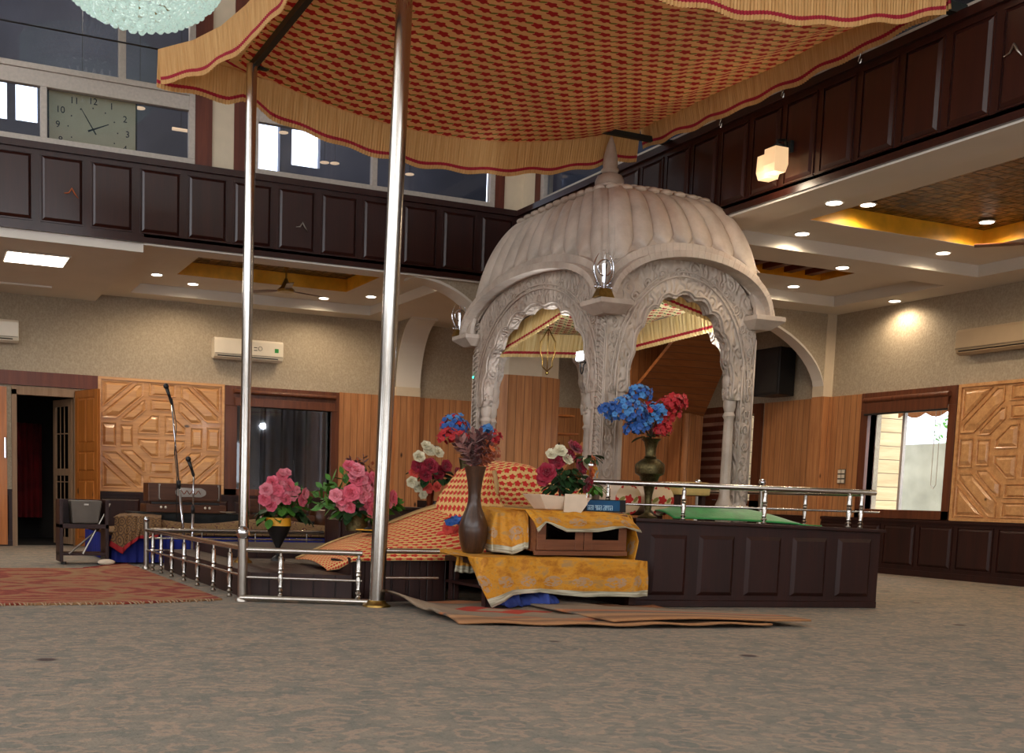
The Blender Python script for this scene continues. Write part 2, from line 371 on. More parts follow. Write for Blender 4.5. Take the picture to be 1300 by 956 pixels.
def dup(o, loc=None, rz=0., label=None, parent=None):
    c = o.copy(); COL.objects.link(c)
    if parent: c.parent = parent
    if loc is not None: c.location = loc
    if rz: c.rotation_euler.z = o.rotation_euler.z + rz
    if label: c['label'] = label
    for ch in list(o.children): dup(ch, parent=c)
    return c
# ================================================================ THE ROOM
YB = 17.11; XR = 12.119; XF = 7.162; YF = 13.31; ZC = 3.613; ZT = 4.54; ZW = 2.456
def raised(mb, o, u, v, n, w, h, dep=.02, bev=.035):
    """a raised and fielded panel: origin corner o, unit axes u, v, outward normal n"""
    o, u, v, n = map(Vector, (o, u, v, n)); q = lambda a, b, d: o + u * a + v * b + n * d
    mb.hexa([q(0, 0, 0), q(w, 0, 0), q(w, h, 0), q(0, h, 0)], [q(bev, bev, dep), q(w - bev, bev, dep), q(w - bev, h - bev, dep), q(bev, h - bev, dep)])
def panels(mb, o, u, v, n, cuts, z0, z1, gap=.05, dep=.022):
    o, u = Vector(o), Vector(u)
    for a, b in zip(cuts, cuts[1:]):
        f0 = o + u * (a + gap) + Vector(v) * z0
        raised(mb, f0, u, v, n, b - a - 2 * gap, z1 - z0, dep, .03)
        # a thin moulding round it
        N = Vector(n) * .012; w = b - a - 2 * gap; h = z1 - z0; q = lambda s, t: f0 + Vector(u) * s + Vector(v) * t
        for (s0, t0, s1, t1) in ((-.018, -.018, w + .018, -.004), (-.018, h + .004, w + .018, h + .018), (-.018, 0, -.004, h), (w + .004, 0, w + .018, h)):
            mb.hexa([q(s0, t0), q(s1, t0), q(s1, t1), q(s0, t1)], [q(s0, t0) + N, q(s1, t0) + N, q(s1, t1) + N, q(s0, t1) + N])
struct('floor', MB().box((-7, -5, -.1), (XR + .2, YB + .2, 0)), 'carpet')
# walls with openings, in strips
def wall_strips(mb, axis, at, thick, u0, u1, z0, z1, holes):
    us = sorted({u0, u1, *[h[0] for h in holes], *[h[1] for h in holes]})
    for a, b in zip(us, us[1:]):
        zs = [(z0, z1)]
        for h in holes:
            if h[0] <= a + 1e-6 and h[1] >= b - 1e-6:
                nz = []
                for (p, q) in zs:
                    if h[2] > p: nz.append((p, min(q, h[2])))
                    if h[3] < q: nz.append((max(p, h[3]), q))
                zs = [z for z in nz if z[1] - z[0] > 1e-4]
        for p, q in zs:
            if axis == 1: mb.box((a, at, p), (b, at + thick, q))
            else: mb.box((at, a, p), (at + thick, b, q))
    return mb
D0, D1 = 1.30, 2.12      # doorway in the back wall
wb = MB(); wall_strips(wb, 1, YB, .2, -7, XR + .2, 0, 3.75, [(D0, D1, 0, 2.2), (4.49, 6.0, .90, 2.15)]); struct('wall_back', wb, 'paper')
wr = MB(); wall_strips(wr, 0, XR, .2, -5, YB, 0, 3.9, [(10.72, 12.06, .87, 2.22), (14.40, 15.80, .95, 2.30)]); struct('wall_right', wr, 'paper')
m = MB(); wall_strips(m, 0, -7.2, .2, -5.2, YB, 0, 3.75, [(-3.5, -1.2, .9, 2.6), (1.5, 4.2, .9, 2.6), (6.5, 9.2, .9, 2.6)]); struct('wall_left', m, 'paper')
# pine boarding on the lower walls
t = MB()
for a, b in ((6.13, 7.05), (7.45, 12.1)): t.box((a, YB - .03, .80), (b, YB, ZW))
struct('trim_1', t, 'pine')
t = MB()
for a, b in ((12.19, 14.2), (15.95, 17.1)): t.box((XR - .03, a, .75), (XR, b, ZW))
struct('trim_2', t, 'pineY')
# mahogany wainscot
t = MB()
for a, b, z in ((-6.9, 1.25, .8), (2.42, 7.05, .8), (7.45, 12.0, .8)):
    t.box((a, YB - .05, 0), (b, YB, z)); t.box((a, YB - .075, z - .035), (b, YB, z)); t.box((a, YB - .07, 0), (b, YB, .08))
    n = int((b - a) / .58); panels(t, (a, YB - .05, 0), (1, 0, 0), (0, 0, 1), (0, -1, 0), [i * (b - a) / n for i in range(n + 1)], .14, z - .09)
struct('trim_3', t, 'maho')
t = MB(); t.box((XR - .05, -5, 0), (XR, YB - .08, .745)); t.box((XR - .075, -5, .71), (XR, YB - .08, .745)); t.box((XR - .07, -5, 0), (XR, YB - .08, .08))
n = 37; L = YB - .08 + 5; panels(t, (XR - .05, -5, 0), (0, 1, 0), (0, 0, 1), (-1, 0, 0), [i * L / n for i in range(n + 1)], .14, .655)
struct('trim_4', t, 'maho')
# geometric carved panels
def jali(o, u, n, w, h):
    o, u, n = Vector(o), Vector(u), Vector(n); k = Vector((0, 0, 1)); mb = MB(); q = lambda a, b, d: o + u * ((a + 1) / 2 * w) + k * ((b + 1) / 2 * h) + n * d
    mb.hexa([q(-1, -1, 0), q(1, -1, 0), q(1, 1, 0), q(-1, 1, 0)], [q(-1, -1, .03), q(1, -1, .03), q(1, 1, .03), q(-1, 1, .03)])
    P = [[(-.93, .93), (-.47, .93), (-.93, .47)], [(-.38, .93), (-.29, .93), (-.29, .72), (-.72, .29), (-.93, .29), (-.93, .38)],
         [(-.25, .64), (-.25, .47), (-.47, .25), (-.64, .25), (-.64, .30), (-.30, .64)], [(-.04, .05), (-.04, .38), (-.16, .38), (-.38, .16), (-.38, .05)]]
    S = []
    for p in P:
        for sx, sy in ((1, 1), (-1, 1), (1, -1), (-1, -1)): S.append([(x * sx, y * sy) for x, y in p])
    for sx in (1, -1):
        S.append([(-.21, .93 * sx), (.21, .93 * sx), (.21, .72 * sx), (-.21, .72 * sx)]); S.append([(.93 * sx, -.21), (.93 * sx, .21), (.72 * sx, .21), (.72 * sx, -.21)])
        S.append([(-.19, .65 * sx), (.19, .65 * sx), (.19, .46 * sx), (-.19, .46 * sx)]); S.append([(.65 * sx, -.19), (.65 * sx, .19), (.46 * sx, .19), (.46 * sx, -.19)])
    for p in S:
        cx = sum(a for a, b in p) / len(p); cy = sum(b for a, b in p) / len(p); m = len(p)
        sh = lambda e: [(cx + (a - cx) * (1 - e), cy + (b - cy) * (1 - e)) for a, b in p]
        # a moulding standing round the field, then the fielded middle
        o1, i1 = p, sh(.10)
        for i in range(m):
            j = (i + 1) % m
            mb.hexa([q(*o1[i], .03), q(*o1[j], .03), q(*i1[j], .03), q(*i1[i], .03)], [q(*o1[i], .05), q(*o1[j], .05), q(*i1[j], .044), q(*i1[i], .044)])
        a1, a2 = sh(.14), sh(.42); mb.hexa([q(*c, .03) for c in a1], [q(*c, .056) for c in a2])
    for (a0, b0, a1, b1) in ((-1, -1, 1, -.955), (-1, .955, 1, 1), (-1, -.955, -.955, .955), (.955, -.955, 1, .955)):
        mb.hexa([q(a0, b0, .03), q(a1, b0, .03), q(a1, b1, .03), q(a0, b1, .03)], [q(a0, b0, .06), q(a1, b0, .06), q(a1, b1, .06), q(a0, b1, .06)])
    return mb
struct('wall_panel', jali((2.43, YB, .81), (1, 0, 0), (0, -1, 0), 1.86, 1.645), 'carved')
struct('wall_panel', jali((XR, 10.585, .75), (0, -1, 0), (-1, 0, 0), 1.86, 1.705), 'carved')
struct('wall_panel', jali((XR, 5.2, .75), (0, -1, 0), (-1, 0, 0), 1.86, 1.705), 'carved')
t = MB(); t.box((XR - .03, 5.3, .75), (XR, 8.7, ZW)); t.box((XR - .03, -5, .75), (XR, 3.2, ZW)); struct('trim_5', t, 'pineY')
t = MB(); t.box((-6.9, YB - .03, .80), (.3, YB, ZW)); struct('trim_6', t, 'pine')
# ---- window in the back wall, dark, with a roller blind
t = MB()
for a, b, c, d in ((4.30, 6.13, 2.15, 2.45), (4.30, 4.49, .80, 2.15), (6.0, 6.13, .80, 2.15), (4.30, 6.13, .80, .90)): t.box((a, YB - .05, c), (b, YB + .12, d))
win = struct('window_1', t, 'brownfr', bev=.006)
obj('pane', MB().box((4.49, YB + .07, .90), (6.0, YB + .075, 2.15)), 'glassdark', win)
t = MB()
for x in (4.95, 5.22, 5.42, 5.62): t.box((x, YB + .082, .9), (x + .03, YB + .1, 2.15))
obj('mullion', t, 'grey', win)
struct('wall_outer', MB().box((3.4, YB + .9, 0), (7.0, YB + 1.0, 3.4)), plain('closed_veranda', (120, 112, 104), .8))
m = MB(); m.grid(lambda u, v: Vector((4.95 + u * 1.1, YB + .32 + .035 * math.sin(u * 34), .7 + v * 1.6)), 60, 2); props(obj('window_curtain', m, plain('grey_curtain', (150, 140, 132), .8), smooth=True, solid=.006), 'grey folded curtain seen through the dark window of the far wall', 'curtain')
b = thing('roller_blind', (5.2, YB - .1, 2.15), 'rolled-up brown blind above the dark window of the far wall', 'blind')
obj('roller', MB().tube([(4.42, YB - .10, 2.36), (6.05, YB - .10, 2.36)], .032, 14), 'brownfr', b, smooth=True, ang=40)
obj('slat', MB().box((4.44, YB - .11, 2.15), (6.03, YB - .09, 2.27), .004), 'brownfr', b)
# ---- window in the right wall, bright, view outside
t = MB()
for a, b_, c, d in ((10.60, 12.19, 2.22, 2.456), (10.60, 10.72, .75, 2.22), (12.06, 12.19, .75, 2.22), (10.60, 12.19, .75, .87)): t.box((XR - .06, a, c), (XR + .12, b_, d))
win = struct('window_2', t, 'brownfr', bev=.006)
obj('pane', MB().box((XR + .10, 10.72, .87), (XR + .105, 12.06, 2.22)), 'glassclear', win)
obj('mullion', MB().box((XR + .07, 11.53, .87), (XR + .12, 11.57, 2.22)), 'white', win)
b = thing('roller_blind', (XR - .1, 11.4, 2.15), 'half-raised brown roller blind above the bright garden window', 'blind')
obj('roller', MB().tube([(XR - .10, 10.68, 2.35), (XR - .10, 12.1, 2.35)], .035, 14), 'brownfr', b, smooth=True, ang=40)
obj('slat', MB().box((XR - .11, 10.70, 2.17), (XR - .09, 12.08, 2.33)), 'brownfr', b)
obj('bottom_bar', MB().box((XR - .115, 10.70, 2.145), (XR - .085, 12.08, 2.17), .004), 'black', b)
obj('pull_cord', MB().tube([(XR - .09, 10.80, 2.33), (XR - .09, 10.80, 1.2), (XR - .09, 10.84, 1.15), (XR - .09, 10.88, 1.2), (XR - .09, 10.88, 2.33)], .004, 6), 'white', b)
# ---- window with slatted brown blind in the corner bay
t = MB()
for a, b_, c, d in ((14.25, 15.95, 2.30, 2.456), (14.25, 14.40, .75, 2.30), (15.80, 15.95, .75, 2.30), (14.25, 15.95, .75, .95)): t.box((XR - .06, a, c), (XR + .12, b_, d))
win = struct('window_3', t, 'brownfr'); obj('pane', MB().box((XR + .10, 14.4, .95), (XR + .105, 15.8, 2.3)), 'glassclear', win)
b = thing('zebra_blind', (XR - .1, 15.1, .95), 'lowered brown striped blind on the window beside the stairs', 'blind')
t = MB()
for i in range(10): t.box((XR - .085, 14.50, .95 + i * .14), (XR - .07, 15.84, .95 + i * .14 + .085))
obj('dark_slat', t, 'redfr', b)
t = MB()
for i in range(10): t.box((XR - .083, 14.48, 1.035 + i * .14), (XR - .075, 15.84, 1.035 + i * .14 + .055))
obj('light_slat', t, plain('blind_gauze', (150, 110, 92), .8), b)
# ---- outside the garden window
t = MB(); t.box((15.5, 9.0, -.2), (15.65, 19, 1.98)); struct('wall_outer', t, plain('outside_render', (178, 184, 180), .9, var=.25, sc=2.))
t = MB(); t.box((13.4, 12.9, -.2), (13.5, 16.5, 2.9)); t.box((12.5, 12.75, -.2), (13.5, 12.85, 2.9)); struct('wall_outer', t, wood('outside_boards', (190, 160, 118), (228, 204, 160), .2, 2, 0, .7, True))
struct('ground', MB().box((XR + .2, 4, -.3), (22, 24, -.2)), plain('outside_ground', (150, 150, 140), .9))
def roof_f(u, v):
    return Vector((18.6 + v * 3., 13.0 + u * 9., 2.0 + v * 1.0 + .05 * math.cos(u * 90)))
t = MB(); t.grid(roof_f, 90, 3); struct('roof', t, plain('weathered_tin', (170, 170, 176), .6, var=.2), solid=.02)
t = MB()
for k in range(9): t.lathe((14.05, 10.0 + k * .32, 0), [(.0, 0)]) if 0 else None
fr = MB(); fr.grid(lambda u, v: Vector((13.2, 9.5 + u * 3.1, 2.52 - v * (.26 + .07 * abs(math.sin(u * 26)))) ), 80, 1)
g = obj('roof', fr, wood('awning_wood', (140, 92, 64), (176, 124, 90), 0, 0, 2, .7), solid=.03); g['kind'] = 'structure'  # wooden awning edge outside the garden window, hung without a post
bush = thing('garden_bush', (16.4, 14.1, 1.5), 'sunlit green bush outside above the grey garden wall', 'bush')
lf = MB()
for i in range(420):
    a = random.random() * 6.28; r = random.random() ** .5 * .75; z = 1.9 + random.random() ** .8 * 1.0
    p = Vector((16.4 + r * math.cos(a) * .5, 14.1 + r * math.sin(a), z)); d = Vector((random.uniform(-1, 1), random.uniform(-1, 1), random.uniform(-.6, .8))).normalized() * .09; s = d.cross(Vector((0, 0, 1))).normalized() * .035
    lf.face([p, p + d * .5 + s, p + d, p + d * .5 - s])
obj('leaves', lf, plain('bush_leaf', (110, 170, 80), .6, var=.3), bush)
t = MB()
for i in range(5): t.tube([(16.4, 14.1 + (i - 2) * .08, -.2), (16.4, 14.1 + (i - 2) * .22, 2.5)], .015, 6)
obj('stem', t, 'brownfr', bush)
# ---- doorway
t = MB(); t.box((D0 - .05, YB - .04, 0), (D0 + .02, YB + .1, 2.2)); t.box((D1 - .02, YB - .04, 0), (D1 + .05, YB + .1, 2.2)); t.box((D0 - .05, YB - .04, 2.13), (D1 + .05, YB + .1, 2.25))
dr = struct('door_1', t, wood('door_frame', (120, 92, 66), (150, 120, 92), 0, 0, 2, .5))
t = MB(); t.box((.3, YB - .06, 2.26), (2.43, YB, 2.456)); struct('trim_7', t, 'redfr')
def leaf(o, ang, w, h, panels_z, name='door_leaf', mat='door', glassy=False):
    """a door leaf hinged at o, swung to the angle ang"""
    u = Vector((math.cos(ang), math.sin(ang), 0)); n = Vector((u.y, -u.x, 0)); o = Vector(o); k = Vector((0, 0, 1)); mb = MB()
    q = lambda a, b, d: o + u * a + k * b + n * d
    bx = lambda m, a0, b0, a1, b1, d0, d1: m.hexa([q(a0, b0, d0), q(a1, b0, d0), q(a1, b1, d0), q(a0, b1, d0)], [q(a0, b0, d1), q(a1, b0, d1), q(a1, b1, d1), q(a0, b1, d1)])
    if not glassy: bx(mb, 0, 0, w, h, -.012, .012)
    for a0, b0, a1, b1 in ((0, 0, .09, h), (w - .09, 0, w, h)) + tuple((.09, z, w - .09, z + .1) for z in panels_z): bx(mb, a0, b0, a1, min(b1, h), -.022, .022)
    if not glassy:
        for z0, z1 in zip(panels_z, panels_z[1:]):
            m = 2
            for i in range(m):
                ww = (w - .18) / m
                for sd in (1, -1): raised(mb, q(.1 + i * ww, z0 + .12, .012 * sd), u, k, n * sd, ww - .02, z1 - z0 - .14, .012, .02)
    lf_ = obj(name, mb, mat, dr)
    if glassy:
        g = MB(); bx(g, .09, .1, w - .09, h - .05, -.003, .003); obj('glazing', g, 'glasscab', lf_)
        g = MB()
        for z in (.5, .9, 1.6): bx(g, .09, z, w - .09, z + .015, -.012, .012)
        for a in (w * .4, w * .62): bx(g, a, .1, a + .012, h - .05, -.012, .012)
        obj('muntin', g, mat, lf_)
    return lf_
leaf((2.13, YB - .05, .02), math.radians(-72), .70, 2.2, (0, .45, .95, 1.35, 2.1), mat='door')
leaf((1.18, YB - .10, .02), math.radians(180), .8, 2.2, (0, .45, .95, 2.1), mat='door')
leaf((D1 - .03, YB + .1, .02), math.radians(108), .60, 2.1, (0, 1.0, 2.0), mat=wood('inner_door', (128, 98, 72), (156, 124, 96), 0, 0, 2, .5), glassy=True)
t = MB(); t.tube([aY(7, 572, YB - .16) + Vector((0, 0, -.1)), aY(7, 572, YB - .16) + Vector((0, 0, .18))], .02, 8); obj('door_handle', t, 'chrome', dr)
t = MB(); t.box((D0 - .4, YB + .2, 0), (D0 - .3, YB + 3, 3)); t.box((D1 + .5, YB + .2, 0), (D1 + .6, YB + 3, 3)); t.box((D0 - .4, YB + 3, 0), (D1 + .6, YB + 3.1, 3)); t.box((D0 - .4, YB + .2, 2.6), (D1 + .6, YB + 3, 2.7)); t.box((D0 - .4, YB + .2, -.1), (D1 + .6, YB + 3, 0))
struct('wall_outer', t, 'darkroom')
t = MB(); t.grid(lambda u, v: Vector((1.25 + u * .62, YB + 2.2 + .05 * math.sin(u * 40), .35 + v * 1.5)), 60, 2); g = obj('red_curtain', t, 'redcurtain', solid=.01); props(g, 'dark red curtain hanging in the room beyond the open door', 'curtain')
# ---- pier and bracket arches round the corner bay
def bracket(wallpt, u, thick, z0, z1, a, b, mat, capdir=0):
    """quarter-arch bracket: solid between a wall face and an elliptical arc, plane spanned by u (away from the wall) and z"""
    u = Vector(u); th = Vector(thick); o = Vector(wallpt); m = MB(); arc = []; N = 16
    for i in range(N + 1):
        f = i / N * pi / 2; arc.append((a * (1 - math.cos(f)), z0 + (z1 - z0) * math.sin(f)))
    for i in range(N):
        (a0, h0), (a1, h1) = arc[i], arc[i + 1]
        q = lambda s, z: Vector((o.x, o.y, 0)) + u * s + Vector((0, 0, z))
        m.hexa([q(a0, h0), q(a1, h1), q(a1, z1 + .05), q(a0, z1 + .05)], [p + th for p in (q(a0, h0), q(a1, h1), q(a1, z1 + .05), q(a0, z1 + .05))])
    # light plastered intrados
    m2 = MB(); d = .012
    for i in range(N):
        (a0, h0), (a1, h1) = arc[i], arc[i + 1]; q = lambda s, z: Vector((o.x, o.y, 0)) + u * s + Vector((0, 0, z)) - th * .03
        tt = th * 1.06; m2.hexa([q(a0, h0 - .03), q(a1, h1 - .03), q(a1, h1 + .004), q(a0, h0 + .004)], [p + tt for p in (q(a0, h0 - .03), q(a1, h1 - .03), q(a1, h1 + .004), q(a0, h0 + .004))])
    return m, m2
t = MB(); t.box((7.05, YB - .14, 0), (7.47, YB, ZW)); struct('pillar', t, 'pine')
t = MB(); t.box((7.05, YB - .15, ZW), (7.47, YB, ZW + .14)); struct('trim_8', t, 'cream')
m, m2 = bracket((7.07, YB - .1, 0), (0, -1, 0), (.40, 0, 0), ZW + .12, ZC, .62, 0, 'paper'); struct('beam', m, 'paper'); struct('trim_9', m2, 'ceil')
m, m2 = bracket((7.0, 13.36, 0), (-1, 0, 0), (0, .30, 0), ZW + .1, ZC, 1.25, 0, 'paper'); struct('beam', m, 'paper'); struct('trim_10', m2, 'ceil')
m, m2 = bracket((XR - .15, 12.83, 0), (-1, 0, 0), (0, .20, 0), ZW + .04, ZC, 2.3, 0, 'paper'); struct('beam', m, 'paper'); struct('trim_11', m2, 'ceil')
t = MB(); t.box((XR - .17, 12.82, ZW), (XR, 13.04, ZC)); struct('trim_12', t, 'cream')
t = MB(); t.box((XR - .17, 12.82, 0), (XR - .03, 13.04, ZW)); struct('pillar', t, 'pine')
# corner column, pine below, cream above
fp = [(6.92, 13.50), (7.12, 13.34), (7.62, 13.30), (7.95, 13.42), (7.95, 14.0), (6.92, 14.0)]
struct('column', MB().prism([(x, y, 0) for x, y in fp], (0, 0, 2.48)), 'pine')
cx, cy = 7.43, 13.7
struct('column_upper', MB().prism([(cx + (x - cx) * .96, cy + (y - cy) * .96, 2.48) for x, y in fp], (0, 0, ZC - 2.48)), 'cream')
# ---- stairs in the corner bay
st = thing('staircase', (9.6, 15.2, 0), 'pine-boarded staircase with sloping boarded underside in the corner bay', 'staircase')
A = [aY(800, 502, 15.3), aY(893, 529, 15.3), aY(936, 430, 14.2), aY(868, 418, 14.2)]
obj('soffit', MB().hexa(A, [p + Vector((0, .02, .05)) for p in A]), 'pineZ', st)
L0 = aY(770, 640, 15.6); obj('side_wall', MB().box((aY(775, 560, 15.62).x, 15.60, .02), (min(11.95, aY(893, 560, 15.62).x), 15.66, 3.58)), 'pine', st)
obj('newel_wall', MB().box((aY(862, 560, 15.3).x, 15.28, .02), (aY(890, 560, 15.3).x, 15.58, aY(880, 528, 15.3).z)), 'pine', st)
c = aY(869, 600, 15.2); obj('post', MB().tube([(c.x, 15.2, .02), (c.x, 15.2, aY(869, 525, 15.2).z)], .07, 16), 'pine', st, smooth=True, ang=50)
for k in range(5):
    a = aY(716, 620 - k * 24, 15.0); b_ = aY(733, 611 - k * 24, 15.0)
    obj('tread', MB().box((a.x - .3, 14.9 + k * .1, a.z - .03), (b_.x + .15, 15.2 + k * .1, a.z), .004), 'door', st)
a = aY(716, 590, 14.8); b_ = aY(735, 570, 14.8); c2 = aY(716, 548, 14.8)
obj('stringer', MB().tube([(a.x - .4, 14.8, a.z - .5), (b_.x + .5, 14.8, b_.z + .55)], .05, 4), 'pine', st)
# ================================================================ gallery ceilings
def slab(mb, x0, x1, y0, y1, z, holes, th=.03):
    xs = sorted({x0, x1, *[h[0] for h in holes], *[h[1] for h in holes]}); ys = sorted({y0, y1, *[h[2] for h in holes], *[h[3] for h in holes]})
    for a, b in zip(xs, xs[1:]):
        for c, d in zip(ys, ys[1:]):
            if any(h[0] < (a + b) / 2 < h[1] and h[2] < (c + d) / 2 < h[3] for h in holes): continue
            mb.box((a, c, z), (b, d, z + th))
def risers(mb, x0, x1, y0, y1, z0, z1, th=.03):
    g = .005; z0 += .002; mb.box((x0 - th, y0 - th, z0), (x0 + g, y1 + th, z1)); mb.box((x1 - g, y0 - th, z0), (x1 + th, y1 + th, z1)); mb.box((x0 + g, y0 - th, z0), (x1 - g, y0 + g, z1)); mb.box((x0 + g, y1 - g, z0), (x1 - g, y1 + th, z1))
C1 = (2.82, 6.46, 13.75, 16.67); C2 = (7.66, 11.5, 2.2, 9.95); C3 = (7.95, 11.6, 10.5, 12.35)
G1 = (3.28, 5.72, 14.35, 15.73); G2 = (8.32, 10.76, 3.2, 9.28); G3 = (8.6, 10.66, 10.98, 11.62)
m = MB()
slab(m, 2.4, XF + .05, YF + .04, YB, ZC, [C1]); slab(m, XF + .05, XR, -5, YB, ZC, [C2, C3]); m.box((-7, YF + .02, 3.513), (2.4, YB, 3.65))
m.box((-3, 16.2, 3.49), (aY(58, 372, 17.0).x, 16.3, 3.52))
for C in (C1, C2, C3): risers(m, *C, ZC, 3.78)
struct('ceiling', m, 'ceil')
m = MB()
for C, G in ((C1, G1), (C2, G2), (C3, G3)): slab(m, *C, 3.75, [G])
struct('ceiling', m, 'ceil')
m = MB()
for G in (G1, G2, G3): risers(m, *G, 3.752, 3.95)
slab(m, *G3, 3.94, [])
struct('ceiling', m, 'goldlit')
m = MB(); slab(m, *G1, 3.93, []); slab(m, *G2, 3.93, []); struct('ceiling', m, 'honey')
m = MB()
for k in range(6): m.box((8.7 + k * .34, 10.98, 3.80), (8.82 + k * .34, 11.62, 3.92))
struct('beam', m, 'redfr')
# soffit strip and fascia
m = MB(); m.box((2.4, YF, ZC - .02), (XF - .001, YF + .12, ZC + .1)); m.box((XF, -5, ZC - .019), (XF + .12, YF + .12, ZC + .1)); struct('trim_13', m, 'ceil')
m = MB(); m.box((-7, YF - .0, ZC + .02), (XF, YF + .12, ZT)); m.box((-7, YF - .04, ZT - .07), (XF, YF + .14, ZT)); m.box((-7, YF - .03, ZC), (XF, YF + .1, ZC + .06))
cuts = [XF - .03 - .535 * k for k in range(27)][::-1]
panels(m, (0, YF, 0), (1, 0, 0), (0, 0, 1), (0, -1, 0), cuts, ZC + .12, ZT - .13, .055)
struct('trim_14', m, 'fascia')
m = MB(); m.box((XF, -5, ZC + .02), (XF + .12, YF + .1, ZT)); m.box((XF - .04, -5, ZT - .07), (XF + .14, YF - .04, ZT)); m.box((XF - .03, -5, ZC), (XF + .1, YF - .03, ZC + .06))
cuts = [-5 + .14] + [9.265 - .4415 * k for k in range(-9, 32)][::-1]; cuts = sorted(c for c in cuts if -4.9 < c < YF)
panels(m, (XF, 0, 0), (0, 1, 0), (0, 0, 1), (-1, 0, 0), cuts, ZC + .12, ZT - .13, .05)
struct('trim_15', m, 'fascia')
# ================================================================ upper gallery windows and walls
YW = 13.46; XW = 7.30; UZ = 8.2
m = MB(); wall_strips(m, 1, YW, .15, -7, XW + .2, ZT - .1, UZ, [(-.2, 3.0, 4.62, 7.6), (3.68, 6.88, 4.62, 7.6), (-4.4, -1.0, 4.62, 7.6)]); struct('wall_upper_back', m, 'cream')
RY = [(9.9, 12.95), (6.2, 9.35), (2.6, 5.7), (-1.2, 2.0)]
m = MB(); wall_strips(m, 0, XW, .15, -5, YW, ZT - .1, UZ, [(a, b, 4.62, 7.6) for a, b in RY]); struct('wall_upper_right', m, 'cream')
m = MB()
for a, b in ((3.0, 3.2), (3.46, 3.68), (6.88, 7.02), (-.42, -.2)): m.box((a, YW - .02, ZT), (b, YW + .02, UZ))
for a, b in RY: m.box((XW - .02, b, ZT), (XW + .02, b + .16, UZ)); m.box((XW - .02, a - .16, ZT), (XW + .02, a, UZ))
struct('trim_16', m, 'redfr')
def upwin(nm, axis, at, a, b, lows, ups):
    m = MB()
    def bx(u0, u1, z0, z1, d0=-.03, d1=.06):
        if axis == 1: m.box((u0, at + d0, z0), (u1, at + d1, z1))
        else: m.box((at + d0, u0, z0), (at + d1, u1, z1))
    bx(a, b, 4.54, 4.64); bx(a, b, 7.5, 7.6); bx(a + .07, b - .07, 5.17, 5.33, -.028); bx(a, a + .07, 4.64, 7.5); bx(b - .07, b, 4.64, 7.5)
    for x in lows: bx(x - .035, x + .035, 4.64, 5.17, -.027, .057)
    for x in ups: bx(x - .04, x + .04, 5.33, 7.5, -.027, .057)
    bx(a + .07, b - .07, 5.331, 5.39, -.05, -.005)
    w = struct(nm, m, 'white', bev=.004)
    g = MB()
    if axis == 1: g.box((a, at + .03, 4.6), (b, at + .036, 7.6))
    else: g.box((at + .03, a, 4.6), (at + .036, b, 7.6))
    obj('pane', g, 'glassup', w)
W['glassup'] = glass('upper_glass', (226, 230, 238), .03)
upwin('window_4', 1, YW, -.2, 3.0, (1.34,), (.55, 2.18)); upwin('window_5', 1, YW, 3.68, 6.88, (5.22,), (4.42, 6.1)); upwin('window_6', 1, YW, -4.4, -1.0, (-2.7,), (-2.7,))
for k, (a, b) in enumerate(RY): upwin('window_%d' % (7 + k), 0, XW, a, b, ((a + b) / 2 - .2,), ((a + b) / 2 + .4,))
# rooms behind the upper windows
W['upwall'] = plain('upper_gallery_wall', (98, 100, 112), .8, var=.2, sc=1.5)
hl = []
for (x0, y0, x1, y1) in ((322, 150, 356, 224), (370, 165, 407, 209), (-12, 100, 9, 148), (20, 107, 48, 152), (617, 200, 628, 259)):
    p, q = aY(x0, y1, 17.0), aY(x1, y0, 17.0); hl.append((p.x, q.x, p.z, q.z))
m = MB(); wall_strips(m, 1, 17.0, .12, -7, 14, 4.0, 7.6, hl); m.box((-7, 13.6, 4.0), (14, 17.0, 4.1)); m.box((-7, 13.6, 7.6), (14, 17.1, 7.7)); m.box((-7.1, 13.6, 4), (-7, 17, 7.6)); m.box((13.9, 13.6, 4), (14, 17, 7.6)); struct('wall_gallery', m, 'upwall')
m = MB(); m.box((13.0, -5, 4.0), (13.1, 13.6, 7.6)); m.box((XW + .16, -5, 4.0), (13, 13.6, 4.05)); m.box((XW + .16, -5, 7.6), (13, 13.6, 7.7)); struct('wall_gallery', m, 'upwall')
# roof of the hall
struct('ceiling', MB().box((-7, -5, UZ), (XW + .2, YW + .2, UZ + .1)), 'ceil')

m = MB(); wall_strips(m, 1, -5.2, .2, -7.2, XR + .2, 0, UZ + .1, [(-5.6, -2.6, .9, 2.6), (-1.2, 1.2, 0, 2.5), (2.8, 5.8, .9, 2.6), (-6.2, -2.2, 4.4, 7.8), (-1.4, 2.4, 4.4, 7.8), (3.0, 6.6, 4.4, 7.8), (8.2, 10.6, .9, 2.6)]); struct('wall_front', m, 'cream')
m = MB(); wall_strips(m, 0, -7.2, .2, -5.2, 13.6, 3.6, UZ + .1, [(-4.2, -.4, 4.4, 7.8), (.6, 4.4, 4.4, 7.8), (5.4, 9.2, 4.4, 7.8), (9.9, 12.9, 4.4, 7.8)]); struct('wall_upper_left', m, 'cream')
